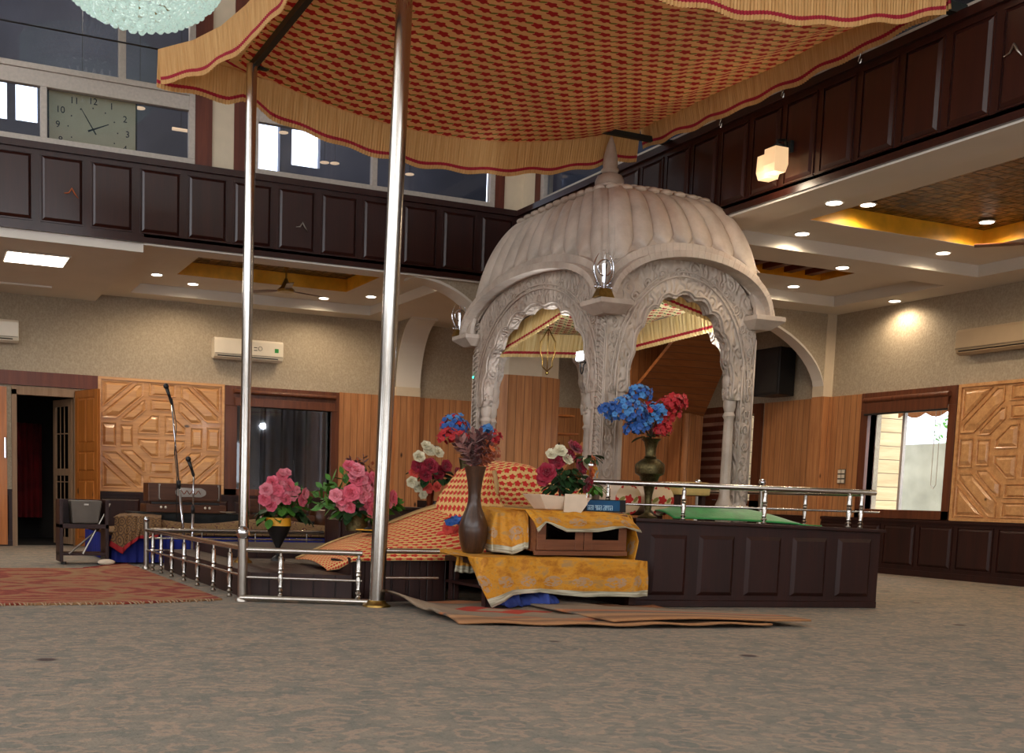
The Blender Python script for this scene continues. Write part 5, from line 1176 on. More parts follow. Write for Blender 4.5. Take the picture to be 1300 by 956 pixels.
def ledbox(o, w, h, lean, label, txt):
    o = Vector(o); t = thing('blue_display', o, label, 'display'); q = lambda a, b, d: o + Vector((a, d + lean * b, b))
    obj('case', MB().hexa([q(0, 0, 0), q(w, 0, 0), q(w, 0, .06), q(0, 0, .06)], [q(0, h, 0), q(w, h, 0), q(w, h, .05), q(0, h, .05)]), 'black', t, bev=.003)
    obj('screen', MB().hexa([q(.008, .008, -.004), q(w * .84, .008, -.004), q(w * .84, .008, .002), q(.008, .008, .002)], [q(.008, h - .008, -.004), q(w * .84, h - .008, -.004), q(w * .84, h - .008, .002), q(.008, h - .008, .002)]), 'bluesign', t)
    if txt:
        m = MB(); zb = h * .13; zt_ = h * .50; x = .018
        def st(pts, r=.0032): m.tube([q(a, b, -.006) for a, b in pts], r, 5)
        for wd in txt:
            x0_ = x
            for g_ in wd:
                gw = h * .22
                if g_ == 'a': st([(x, zt_), (x, zb), (x + gw * .4, zb + .004), (x + gw * .5, (zb + zt_) / 2), (x, (zb + zt_) / 2)]); st([(x + gw * .8, zt_), (x + gw * .8, zb)])
                if g_ == 'b': st([(x + gw * .8, zt_), (x + gw * .8, zb)]); st([(x + gw * .8, (zb + zt_) / 2), (x + gw * .3, (zb + zt_) / 2 + .003), (x, zb + .006), (x + gw * .4, zb)])
                if g_ == 'c': st([(x + gw * .1, zt_), (x + gw * .1, (zb + zt_) / 2), (x + gw * .6, (zb + zt_) / 2), (x + gw * .6, zb)]); st([(x + gw * .6, zt_), (x + gw * .6, (zb + zt_) / 2)])
                if g_ == 'i': st([(x + gw * .3, zt_), (x + gw * .3, zb)]); gw *= .6
                x += gw
            st([(x0_ - .004, zt_), (x - .004, zt_)]); x += h * .12
        obj('lettering', m, 'letters', t)
ledbox((5.02, 7.98, .775), .39, .10, .05, 'blue display board with pale lettering lying on the yellow cloth by the trough', ('abi', 'cab', 'bicib'))
p = aY(563, 646, 10.5); ledbox((p.x, 10.3, .755), .24, .15, .6, 'tilted blue display box on the platform behind the printed cloth slope', ())
p = aY(549, 650, 10.4); t = thing('mixer_case', (p.x, 10.2, .755), 'flat grey-blue case on the platform edge behind the copper vase', 'case'); obj('body', MB().box((p.x - .05, 10.15, .745), (p.x + .22, 10.28, .80), .01), plain('grey_blue', (66, 80, 92), .5), t); obj('lid', MB().box((p.x - .04, 10.16, .80), (p.x + .21, 10.27, .812), .004), 'grey', t)
# ================================================================ BEDDING / SEAT
A = [aY(375, 709, 10.0), aY(420, 690, 9.9), aY(470, 672, 9.8), aY(520, 654, 9.7), aY(560, 640, 9.65), aY(610, 625, 9.6)]
B = [Vector((3.10, 8.85, .235)), Vector((3.16, 8.72, .30)), Vector((3.18, 8.462, .364)), Vector((3.6, 8.455, .372)), Vector((4.02, 8.455, .374)), aY(655, 697, 8.5)]
C_ = [b + Vector((0, -.006, -.035)) for b in B]; C_[0] = B[0] + Vector((0, 0, -.01)); C_[1] = B[1] + Vector((0, -.01, -.05))
V = [C_, B, A]
def fsh(u, v):
    b = u * 5; j = min(int(b), 4); b -= j; r = [row[j].lerp(row[j + 1], b) for row in V]
    if v < .06: return r[0].lerp(r[1], v / .06)
    t = (v - .06) / .94; p = r[1].lerp(r[2], t); return p + Vector((0, 0, .03 * math.sin(t * pi) + .006 * math.sin(u * 14 + t * 5)))
m = MB(); m.grid(fsh, 60, 34, 1.9, 1.9); sheet = thing('printed_bedspread', (3.9, 9.2, .24), 'long red-flowered printed cloth sloping down to the dark plinth', 'cloth')
obj('print', m, 'bedding', sheet, smooth=True, solid=.008)
m = MB(); bord = lambda u, s: (lambda p: p + Vector((0, -.004, .014)))(fsh(u, 1.01 - .10 * s))
m.grid(lambda u, v: bord(u, v), 60, 2); obj('border', m, plain('tan_border', (196, 160, 104), .8), sheet, smooth=True, solid=.008)
seat = thing('covered_throne_bed', (5.2, 9.3, .76), 'raised bed draped in red-flowered cloth inside the shrine front', 'bed')
def seatf(u, v):
    """rounded block, profile in the yz-plane swept along x"""
    x = 4.66 + u * .98; top = 1.115 + .085 * math.sin(min(1, u * 1.5) * pi) * 1. - .05 * u
    prof = [(8.90, .775), (8.88, .86), (8.90, .97), (8.98, top - .04), (9.12, top), (9.45, top + .02), (9.7, top - .02), (9.74, .78)]
    a = v * 7; i = min(int(a), 6); a -= i; y = prof[i][0] + (prof[i + 1][0] - prof[i][0]) * a; z = prof[i][1] + (prof[i + 1][1] - prof[i][1]) * a
    return Vector((x, y, z + .004 * math.sin(u * 30)))
m = MB(); m.grid(seatf, 30, 28, 1.05, 1.5); obj('cover', m, 'bedding', seat, smooth=True, solid=.01)
obj('mattress', MB().box((4.70, 8.94, .77), (5.60, 9.68, 1.04), .04), 'cardcream', seat)
m = MB(); sl = [aY(600, 640, 8.9), aY(612, 606, 8.95), aY(630, 597, 8.98)]
def sidef(u, v):
    a = Vector((4.66, 8.90 + u * .8, .775)); t = Vector((4.66, 9.0 + u * .66, 1.11)); lo = Vector((4.38 - .02 * math.sin(u * 6), 8.75 + u * .85, .62)); 
    return lo.lerp(a, min(1, v * 2)) + Vector((.0, 0, 0)) if v < .5 else Vector((4.63, 0, 0)).lerp(Vector((4.66, 0, 0)), 0) + Vector((0, a.lerp(t, (v - .5) * 2).y, a.lerp(t, (v - .5) * 2).z))
def sidef(u, v):
    lo = Vector((4.30, 8.55 + u * 1.0, .50)); mid = Vector((4.44, 8.80 + u * .8, .86)); hi = Vector((4.67, 9.0 + u * .66, 1.12))
    return lo.lerp(mid, v * 2) if v < .5 else mid.lerp(hi, v * 2 - 1)
m.grid(sidef, 16, 20, .8, .8); m.grid(lambda u, v: Vector((4.30, 8.55, .50)).lerp(Vector((4.44, 8.80, .86)), v * 2).lerp(Vector((4.50 + .25, 8.62, .50)).lerp(Vector((4.7, 8.86, .86)), v * 2), u) if v < .5 else Vector((4.44, 8.80, .86)).lerp(Vector((4.67, 9.0, 1.12)), v * 2 - 1).lerp(Vector((4.7, 8.86, .86)).lerp(Vector((4.7, 9.0, 1.12)), v * 2 - 1), u), 8, 20, .35, .8)
obj('side_drape', m, 'bedding', seat, smooth=True, solid=.008)
m = MB(); m.box((4.62, 8.86, .755), (5.66, 8.90, .80), .01); m.tube([(4.665, 8.885, .80), (4.672, 8.885, .95), (4.675, 8.95, 1.10)], .02, 8); obj('tan_edge', m, plain('tan_edging', (186, 148, 96), .8), seat)
# bolsters
def bolster(c, r, y0, y1, label, mat, capmat, axis=1):
    t = thing('bolster', c, label, 'bolster'); c = Vector(c); d = Vector((0, 1, 0)) if axis == 1 else Vector((1, 0, 0))
    def f(u, v): th = u * 2 * pi; s = Vector((math.cos(th), 0, math.sin(th))) if axis == 1 else Vector((0, math.cos(th), math.sin(th))); k = 1 - .05 * abs(2 * v - 1) ** 6; return c + s * r * k + d * (y0 + (y1 - y0) * v)
    m = MB(); m.grid(f, 36, 10, 2 * pi * r, y1 - y0); obj('cover', m, mat, t, smooth=True)
    for yy, nm in ((y0, 'end'), (y1, 'end')):
        def g(u, v): th = u * 2 * pi; s = Vector((math.cos(th), 0, math.sin(th))) if axis == 1 else Vector((0, math.cos(th), math.sin(th))); return c + s * r * .95 * v + d * (yy + (-1 if yy == y0 else 1) * .03 * math.cos(v * pi / 2))
        m = MB(); m.grid(lambda u, v: g(u, v), 36, 6, 1., 1.)
        uvl = m.uvl
        for fc in m.bm.faces:
            for lp in fc.loops: lp[uvl].uv = ((lp.vert.co.x if axis == 1 else lp.vert.co.y) - (c.x if axis == 1 else c.y) + .07, lp.vert.co.z - c.z + .07)
        obj(nm, m, capmat, t, smooth=True)
a = aY(798, 628, 8.57); bolster((a.x, 8.57, .74 + .145), .145, 0, .26, 'round flowered bolster cushion behind the brass vase foot', 'cardcream', 'bolster')
a = aY(838, 628, 8.62); bolster((a.x + .02, 8.62, .74 + .145), .145, 0, .7, 'round flowered bolster cushion with red piping at the brass vase', 'cardcream', 'bolster')
p = aY(883, 620, 9.0); t = thing('cloth_topped_stool', (p.x, 9.1, .72), 'small stool with a cream fringed cover beside the shrine column', 'stool')
x0, x1 = aY(862, 620, 8.9).x, aY(903, 620, 8.9).x; zt2 = aY(880, 612, 8.9).z
obj('cushion', MB().box((x0, 8.9, zt2 - .13), (x1, 9.3, zt2), .03), plain('cream_gold', (208, 178, 108), .8), t)
for x in (x0 + .02, x1 - .07): obj('leg', MB().box((x, 8.94, .70), (x + .04, 9.0, zt2 - .12)), 'dark', t)
obj('leg', MB().box((x0 + .02, 9.22, .70), (x0 + .06, 9.28, zt2 - .12)), 'dark', t)
# fallen cloth book wrap behind / green satin
def grn(u, v):
    x = 6.15 + u * 1.28; y0 = 8.32 - .44 * u; y1 = y0 + .5; y = y0 + (y1 - y0) * v
    h = .125 * math.sin(min(1, v * 1.2 + .05) * pi * .62) * (math.sin(min(1., u * 1.05 + .08) * pi) ** .4) + .012 * math.sin(u * 17 + v * 6) * v
    return Vector((x, y, ztop(x) + .006 + max(0, h)))
m = MB(); m.grid(grn, 50, 20); props(obj('green_cloth', m, 'green', smooth=True, solid=.01), 'folded shiny green cloth lying on the platform behind the railing', 'cloth')

SHG = [fsh(i / 60, j / 40) for i in range(61) for j in range(3, 41)]
def sheet_z(x, y): return min(SHG, key=lambda p: (p.x - x) ** 2 + (p.y - y) ** 2).z
# ================================================================ VASES AND FLOWERS
LEAFM = plain('leaf_green', (30, 62, 26), .55, var=.35); LEAFL = plain('leaf_light', (70, 120, 40), .55, var=.3); STEMM = plain('stem_brown', (60, 44, 24), .7)
def petalmat(n, c, v=.22): return plain(n, c, .6, var=v, sc=30, Sheen_Weight=.2)
PM = dict(pink=petalmat('pink_petal', (230, 106, 128)), pinkl=petalmat('pale_pink_petal', (238, 142, 156)), red=petalmat('crimson_petal', (150, 14, 44)), scar=petalmat('scarlet_petal', (180, 18, 28)), blue=petalmat('blue_petal', (32, 86, 160)), bluel=petalmat('light_blue_petal', (66, 130, 190)), white=petalmat('white_petal', (222, 212, 180)), coral=petalmat('coral_petal', (226, 84, 70)), orange=petalmat('orange_petal', (206, 104, 34)), burg=petalmat('burgundy_leaf', (98, 40, 40)), mauve=petalmat('mauve_leaf', (140, 92, 84)), rust=petalmat('rust_petal', (170, 80, 36)), yel=petalmat('yellow_petal', (220, 150, 30)))
def mesh_of(mb, name, mat):
    bmesh.ops.recalc_face_normals(mb.bm, faces=mb.bm.faces); me = bpy.data.meshes.new(name); mb.bm.to_mesh(me); mb.bm.free(); me.materials.append(mat); me.polygons.foreach_set('use_smooth', [True] * len(me.polygons)); return me
def rose(mat, name='rose', layers=((1.0, .25, 6), (.8, .55, 6), (.55, .95, 5), (.3, 1.3, 4))):
    """unit rose facing +z"""
    m = MB()
    for li, (r, up, n) in enumerate(layers):
        for k in range(n):
            th = 2 * pi * k / n + li * .5; c, s = math.cos(th), math.sin(th); w = r * 1.25
            def f(u, v):
                a = (u - .5) * w * math.sin(min(1, v * 1.1 + .12) * pi * .72) * 1.5; d = r * v * math.cos(up * .9 * v); z = r * v * math.sin(up) * 1.0 + .12 * li * .6 - .2 * abs(u - .5) ** 2 * (-1)
                return Vector((c * d - s * a, s * d + c * a, z + .06 * math.sin(u * 9 + k)))
            m.grid(f, 4, 4)
    return mesh_of(m, name, mat)
def blossom(mat, name='blossom', n=5):
    m = MB()
    for k in range(n):
        th = 2 * pi * k / n; c, s = math.cos(th), math.sin(th)
        def f(u, v): a = (u - .5) * 1.0 * math.sin((v * .8 + .15) * pi); return Vector((c * v - s * a, s * v + c * a, .25 * v * v + .1 * abs(u - .5)))
        m.grid(f, 2, 3)
    m.ball((0, 0, .1), .2, 6); return mesh_of(m, name, mat)
def leafmesh(mat, name='leaf', w=.32, bend=.3):
    m = MB(); m.grid(lambda u, v: Vector(((u - .5) * 2 * w * math.sin(v * pi) ** .8, v, -bend * v * v + .15 * abs(u - .5))), 2, 6); return mesh_of(m, name, mat)
def sprig(mat, name='sprig', n=9):
    """a stalk along +z with small leaves in pairs"""
    m = MB(); m.tube([(0, 0, 0), (.02, 0, .5), (0, .02, 1)], .012, 5)
    for k in range(n):
        z = .25 + .75 * k / n; th = k * 2.4; c, s = math.cos(th), math.sin(th)
        def f(u, v): a = (u - .5) * .12 * math.sin((v * .85 + .1) * pi) * 1.3; d = .26 * v; return Vector((c * d - s * a, s * d + c * a, z + .16 * v))
        m.grid(f, 2, 3)
    m.grid(lambda u, v: Vector(((u - .5) * .12 * math.sin(v * pi), 0, .95 + v * .2)), 2, 3)
    return mesh_of(m, name, mat)
def put(par, name, me, p, d, s, roll=None):
    o = bpy.data.objects.new(name, me); COL.objects.link(o); o.parent = par; o.location = Vector(p) - rootloc(par); d = Vector(d).normalized()
    q = d.to_track_quat('Z', 'Y'); o.rotation_mode = 'QUATERNION'; from mathutils import Quaternion; o.rotation_quaternion = q @ Quaternion((0, 0, 1), roll if roll is not None else random.random() * 6.28); o.scale = (s, s, s); return o
MS = {k: rose(PM[k]) for k in ('pink', 'pinkl', 'red', 'coral', 'white', 'orange')}
BL = {k: blossom(PM[k]) for k in ('blue', 'bluel', 'scar', 'white', 'rust', 'orange', 'yel', 'coral')}
LF = leafmesh(LEAFM); LFL = leafmesh(LEAFL); LFB = leafmesh(PM['burg'], w=.22)
SPB = sprig(PM['burg']); SPM = sprig(PM['mauve']); SPR = sprig(PM['rust']); SPG = sprig(LEAFL)
def base_of(c, r, neck, n, name='stem', par=None, mat=STEMM):
    m = MB()
    for k in range(n):
        th = k * 2.4; m.tube([neck, Vector(neck).lerp(Vector(c), .5) + Vector((.3 * r[0] * math.cos(th), .3 * r[1] * math.sin(th), 0)), Vector(c) + Vector((.75 * r[0] * math.cos(th), .75 * r[1] * math.sin(th), .3 * r[2] * math.sin(k)))], .004, 4)
    return m
def blob(par, name, me, c, r, n, s, out=1., jit=.25, flat=.0, front=True, seed=0, zmin=-1.):
    rnd = random.Random(seed); c = Vector(c); k = 0; i = 0
    while k < n:
        f = (i + .5) / (n * 1.35); i += 1
        ph = math.acos(max(-1, 1 - 2 * min(.999, f))); th = i * 2.39996; d = Vector((math.sin(ph) * math.cos(th), math.sin(ph) * math.sin(th), math.cos(ph)))
        if i > n * 1.34 or d.z < zmin: 
            if i > n * 2: break
            d = Vector((rnd.gauss(0, 1), rnd.gauss(0, 1) - .6, rnd.gauss(0, 1) + .2)).normalized()
        rr = 1 - rnd.random() * jit; p = c + Vector((d.x * r[0], d.y * r[1], d.z * r[2])) * rr
        put(par, name, rnd.choice(me) if isinstance(me, list) else me, p, d + Vector((rnd.uniform(-.3, .3), rnd.uniform(-.5, .1), rnd.uniform(-.2, .4))), s * rnd.uniform(.8, 1.2)); k += 1
def ring_leaves(par, me, c, r, n, s, dz=-.3, seed=1, name='leaf'):
    rnd = random.Random(seed)
    for k in range(n):
        th = 2 * pi * k / n + rnd.random() * .4; d = Vector((math.cos(th), math.sin(th), rnd.uniform(dz, dz + .6))); p = Vector(c) + d * r * rnd.uniform(.3, .7)
        o = put(par, name, me, p, (0, 0, 1), s * rnd.uniform(.7, 1.2)); q = d.to_track_quat('Y', 'Z'); o.rotation_quaternion = q
def vase(name, base, prof, mat, label, cat='vase', seg=28, bands=None):
    t = thing(name, base, label, cat); obj('body', MB().lathe(base, prof, seg), mat, t, smooth=True, ang=50)
    if bands:
        for (r0, r1, z0, z1, bm_) in bands: obj('band', MB().lathe(Vector(base), [(r0, z0), (r1, z1)], seg), bm_, t, smooth=True, ang=30)
    return t
# tall turned-wood vase with burgundy and rust foliage
p = aY(600, 697, 8.15); b = Vector((p.x, 8.15, .38)); b.z = .418
K = (697 - 594) / 103. ; hh = aY(600, 592, 8.15).z - b.z
pr = [(.060, 0), (.072, .01), (.085, .06), (.098, .14), (.108, .24), (.104, .32), (.085, .42), (.058, .52), (.047, .60), (.046, .70), (.056, .84), (.072, .95), (.080, 1.0), (.070, 1.0), (.05, .93)]
vase('tall_wooden_vase', b, [(r * 1.10, z * hh) for r, z in pr], 'vase', 'tall striped dark wooden vase standing at the end of the railing')
nk = b + Vector((0, 0, hh - .01))
t = thing('dried_bouquet', nk, 'burgundy leaf sprigs with rust flowers in the tall wooden vase', 'flowers')
rnd = random.Random(5)
for k in range(30):
    th = rnd.uniform(0, 6.28); sp_ = rnd.uniform(.1, .75); d = Vector((math.sin(sp_) * math.cos(th) - .22, math.sin(sp_) * math.sin(th) * .7, math.cos(sp_))); put(t, 'leaf_sprig', SPB if k % 3 else SPM, nk - Vector((0, 0, .02)), d, rnd.uniform(.20, .31))
for k in range(26):
    d = Vector((.50 + rnd.uniform(-.25, .35), rnd.uniform(-.5, .4), rnd.uniform(.35, 1.))); put(t, 'flower_sprig', SPR, nk, d, rnd.uniform(.17, .25)); put(t, 'blossom', BL['rust' if k % 2 else 'orange'], nk + d.normalized() * rnd.uniform(.12, .25), (d.x, -.8, d.z), .034)
# brass vase with blue and red flowers on the platform
p = aY(822, 655, 8.42); b = Vector((p.x, 8.42, ztop(p.x) + .002)); hh = aY(822, 557, 8.42).z - b.z
pr = [(.085, 0), (.088, .015), (.055, .04), (.03, .07), (.028, .11), (.034, .16), (.03, .2), (.034, .3), (.05, .4), (.075, .47), (.088, .53), (.125, .56), (.132, .62), (.128, .68), (.085, .735), (.045, .76), (.058, .77), (.045, .79), (.048, .88), (.062, .96), (.09, 1.0), (.078, 1.0), (.05, .96)]
W['brassdark'] = plain('engraved_brass', (84, 74, 46), .35, .85, var=.45, sc=60, bump=.3)
vase('brass_vase', b, [(r, z * hh) for r, z in pr], 'brassdark', 'tall engraved dark brass vase on the platform behind the railing')
nk = b + Vector((0, 0, hh))
t = thing('blue_red_bouquet', nk, 'large blue and red flower bouquet in the engraved brass vase', 'flowers')
def cl(px, py, y): return aY(px, py, y)
blob(t, 'blossom', [BL['blue'], BL['blue'], BL['bluel']], cl(796, 524, 8.40), (.21, .14, .145), 84, .030, seed=1); blob(t, 'blossom', [BL['blue'], BL['bluel']], cl(812, 500, 8.42), (.11, .1, .09), 34, .029, seed=2); blob(t, 'blossom', [BL['blue']], cl(773, 520, 8.40), (.12, .07, .06), 26, .027, seed=3); blob(t, 'blossom', [BL['bluel']], cl(838, 522, 8.34), (.05, .04, .06), 12, .032, seed=12)
blob(t, 'blossom', BL['scar'], cl(848, 522, 8.5), (.13, .12, .14), 50, .029, seed=4)
t2 = t; 
blob(t, 'red_blossom', BL['scar'], cl(858, 512, 8.44), (.12, .1, .09), 40, .029, seed=5); blob(t, 'red_blossom', BL['scar'], cl(842, 542, 8.42), (.08, .08, .08), 26, .028, seed=6)
blob(t, 'blossom', [BL['blue'], BL['bluel'], BL['scar']], cl(826, 528, 8.40), (.10, .10, .12), 44, .029, seed=40); blob(t, 'blossom', [BL['blue']], cl(806, 545, 8.40), (.10, .10, .07), 30, .028, seed=41); blob(t, 'red_blossom', BL['scar'], cl(836, 548, 8.42), (.08, .08, .06), 24, .028, seed=42); blob(t, 'blossom', [BL['blue'], BL['bluel']], cl(816, 540, 8.36), (.09, .06, .06), 24, .028, seed=43); ring_leaves(t, LF, nk + Vector((0, 0, .02)), .12, 10, .12, -.1)
obj('stems', base_of(cl(818, 525, 8.42), (.2, .12, .12), nk, 12), STEMM, t)['kind'] = 'stuff'
# blue and red flowers behind the far shrine column
b = cl(590, 600, 11.0); b = Vector((b.x, 11.0, .735)); W_ = vase('hidden_vase', b, [(.06, 0), (.03, .1), (.08, .3), (.05, .45), (.07, .55)], 'brassdark', 'dark brass vase half hidden behind the far shrine column')
nk = b + Vector((0, 0, .55)); t = thing('blue_red_bouquet', nk, 'blue and red bouquet showing on both sides of the far shrine column', 'flowers')
blob(t, 'blossom', [BL['blue'], BL['bluel'], BL['scar']], cl(577, 545, 11.0), (.17, .12, .17), 80, .034, seed=7); blob(t, 'red_blossom', BL['scar'], cl(575, 556, 10.9), (.2, .12, .09), 40, .034, seed=8); blob(t, 'red_blossom', BL['scar'], cl(620, 556, 11.0), (.15, .1, .12), 44, .034, seed=9); blob(t, 'blossom', BL['bluel'], cl(618, 546, 10.85), (.05, .05, .05), 6, .05, seed=10)
obj('stems', base_of(cl(595, 560, 11.), (.2, .12, .12), nk, 12), STEMM, t)['kind'] = 'stuff'
# copper vase with white and red flowers
y_ = 10.42; b = cl(545, 657, y_); b = Vector((b.x, y_, .74)); hh = cl(545, 622, y_).z - b.z
vase('copper_vase', b, [(.05, 0), (.052, .01), (.03, .03), (.034, .10), (.042, .18), (.055, hh), (.045, hh)], 'copper', 'slim copper vase standing behind the sloping printed cloth')
nk = b + Vector((0, 0, hh)); t = thing('white_red_bouquet', nk, 'bouquet of white, crimson and coral flowers in the slim copper vase', 'flowers')
for k, (px, py, c_, s) in enumerate(((545, 572, 'white', .062), (556, 575, 'white', .055), (532, 580, 'white', .055), (541, 566, 'white', .05), (530, 592, 'red', .06), (546, 592, 'red', .075), (556, 600, 'red', .07), (566, 592, 'red', .06), (540, 603, 'red', .06), (580, 600, 'red', .05), (588, 603, 'white', .045), (523, 612, 'white', .05), (531, 618, 'white', .05), (543, 620, 'coral', .05), (554, 618, 'coral', .045), (526, 600, 'coral', .05), (537, 628, 'white', .04))):
    put(t, 'rose', MS[c_], cl(px, py, y_ - .1 - .03 * (k % 3)), ((px - 548) / 60, -1.1, (600 - py) / 60 + .2), s)
ring_leaves(t, LF, cl(548, 600, y_), .24, 26, .12, -.5, 3); ring_leaves(t, LF, cl(575, 606, y_), .14, 10, .10, -.4, 4)
obj('stems', base_of(cl(548, 600, y_), (.15, .1, .12), nk, 14), STEMM, t)['kind'] = 'stuff'
# roses in the cream trough
nk = Vector((4.76, 7.97, .885)); t = thing('red_rose_arrangement', nk, 'crimson and white rose arrangement in the cream paper trough on the yellow cloth', 'flowers')
for k, (px, py, c_, s) in enumerate(((729, 569, 'red', .062), (722, 578, 'red', .05), (706, 586, 'red', .062), (694, 600, 'red', .068), (690, 608, 'red', .05), (736, 593, 'red', .062), (744, 615, 'red', .066), (711, 573, 'white', .05), (700, 577, 'white', .042), (720, 583, 'white', .045), (742, 588, 'white', .04), (731, 620, 'white', .02), (749, 600, 'orange', .05), (752, 586, 'orange', .045))):
    put(t, 'rose', MS[c_], cl(px, py, 7.88 + .02 * (k % 3)), ((px - 718) / 40, -1., (600 - py) / 40 + .1), s * 1.02)
blob(t, 'blossom', BL['white'], cl(708, 576, 7.95), (.09, .06, .05), 10, .02, seed=21); blob(t, 'yellow_blossom', BL['yel'], cl(752, 600, 7.98), (.04, .04, .06), 5, .03, seed=22)
for k, (px, py) in enumerate(((716, 608), (706, 616), (728, 612), (722, 594), (712, 600), (734, 604), (745, 578), (750, 615))): ring_leaves(t, LF if k < 7 else LFL, cl(px, py, 7.96), .13, 20, .085, -.6, 30 + k)
obj('stems', base_of(cl(718, 600, 7.98), (.12, .07, .1), nk, 14), STEMM, t)['kind'] = 'stuff'
# two pink bouquets
y_ = 10.3; b = cl(353, 690, y_); b = Vector((b.x, y_, .22)); zz = cl(353, 655, y_).z
def goblet(b, ztop_, w, label):
    h = ztop_ - b.z; t = thing('goblet_pot', b, label, 'pot')
    obj('bowl', MB().lathe(b, [(w * .55, 0), (w * .5, .02), (w * .16, .05), (w * .18, h * .3), (w * .75, h * .62), (w * .95, h * .78)], 20), 'slot', t, smooth=True, ang=50)
    obj('gold_rim', MB().lathe(b + Vector((0, 0, h * .78)), [(w * .96, 0), (w * .92, h * .18), (w * .7, h * .18), (w * .6, h * .02)], 20), 'goldlit', t, smooth=True, ang=40); return t
goblet(b, zz, .125, 'black pot with golden rim holding pink flowers behind the railing corner')
nk = Vector((b.x, y_, zz - .02)); t = thing('pink_bouquet', nk, 'pink rose bouquet over the black gold-rimmed pot by the railing corner', 'flowers')
rnd = random.Random(11)
for k, (px, py, s) in enumerate(((338, 622, .085), (346, 612, .08), (358, 604, .075), (364, 600, .06), (352, 622, .085), (366, 616, .085), (370, 628, .085), (383, 635, .08), (336, 634, .08), (348, 632, .075), (342, 640, .06), (360, 630, .075), (377, 622, .05))):
    put(t, 'rose', MS['pink' if k % 3 else 'pinkl'], cl(px, py, y_ - .12 + .02 * (k % 4)), ((px - 358) / 45, -1.1, (624 - py) / 50 + .25), s * .68); put(t, 'rose', MS['pinkl' if k % 2 else 'pink'], cl(px + rnd.uniform(-9, 9), py + rnd.uniform(-9, 9), y_ - .10), ((px - 358) / 40, -1., (624 - py) / 50 + .3), s * .62)
for k, (px, py) in enumerate(((345, 646), (360, 645), (372, 644), (352, 640), (378, 650), (345, 655))): ring_leaves(t, LFL if k % 2 else LF, cl(px, py, y_), .13, 9, .12, -.7, 50 + k)
for k in range(8): put(t, 'grass_sprig', SPG, nk, (rnd.uniform(-.2, 1.3), rnd.uniform(-.3, .3), rnd.uniform(.3, 1.)), .34)
y_ = 9.75; b = cl(452, 690, y_); b = Vector((b.x, y_, sheet_z(b.x, y_) + .035)); zt_ = cl(452, 652, y_).z
gv = vase('glass_vase', b + Vector((0, 0, 0)), [(.10, 0), (.105, .05), (.10, zt_ - b.z - .05), (.115, zt_ - b.z), (.10, zt_ - b.z)], 'brassdark', 'dark cylindrical vase with pink flowers beside the thick steel pole', bands=None)
g2 = cl(468, 700, 9.2); g2 = Vector((cl(468, 690, 9.15).x, 9.15, 0)); g2.z = sheet_z(g2.x, 9.15) + .03; goblet(g2, cl(468, 672, 9.15).z, .12, 'black pot with golden rim half hidden by the thick steel pole')
nk = Vector((b.x, y_, zt_ - .02)); t = thing('pink_bouquet', nk, 'big pink rose bouquet with rust foliage behind the thick steel pole', 'flowers')
for k, (px, py, s) in enumerate(((453, 598, .095), (452, 610, .085), (466, 608, .08), (472, 616, .085), (446, 626, .10), (434, 632, .09), (436, 640, .08), (468, 634, .105), (474, 646, .09), (448, 604, .06), (497, 632, .09), (500, 636, .06), (485, 640, .09), (483, 614, .08), (458, 618, .07), (463, 645, .08))):
    put(t, 'rose', MS['pink' if k % 3 else 'pinkl'], cl(px, py, y_ - .15 + .03 * (k % 4)), ((px - 460) / 45, -1.1, (624 - py) / 50 + .25), s * .7); put(t, 'rose', MS['pinkl' if k % 2 else 'pink'], cl(px + rnd.uniform(-9, 9), py + rnd.uniform(-9, 9), y_ - .12), ((px - 460) / 40, -1., (624 - py) / 50 + .3), s * .62)
rnd = random.Random(14)
for k in range(22): d = Vector((rnd.uniform(-.55, .35), rnd.uniform(-.3, .3), 1.)); put(t, 'leaf_sprig', SPR if k % 2 else SPB, cl(455 + rnd.uniform(-10, 10), 612, y_ + .05), d, rnd.uniform(.14, .24))
for k, (px, py) in enumerate(((450, 648), (465, 652), (442, 644), (478, 655), (460, 640))): ring_leaves(t, LFL if k % 2 else LF, cl(px, py, y_), .14, 9, .13, -.6, 70 + k)
for k in range(12): put(t, 'grass_sprig', SPG, nk, (rnd.uniform(-1.5, 1.5), rnd.uniform(-.3, .3), rnd.uniform(.2, 1.)), .42)
# silk flowers lying on the printed cloth
c0 = cl(568, 678, 8.95); t = thing('silk_flowers', (c0.x, 8.95, c0.z), 'fallen coral and blue silk flowers lying on the printed cloth beside the wooden vase', 'flowers')
for k, (px, py, c_, s) in enumerate(((563, 682, 'coral', .055), (572, 680, 'coral', .06), (578, 677, 'coral', .055), (568, 672, 'coral', .045), (585, 672, 'coral', .05), (572, 686, 'coral', .045))): put(t, 'rose', MS[c_], cl(px, py, 8.85), ((px - 572) / 20, -1, .6), s)
for k, (px, py) in enumerate(((570, 664), (575, 663), (582, 662), (586, 661), (578, 660))): put(t, 'blossom', BL['blue'], cl(px, py, 8.85), (rnd.uniform(-.5, .5), -1, .8), .045)
put(t, 'leaf', LFL, cl(576, 658, 8.86), (0, 0, 1), .09)
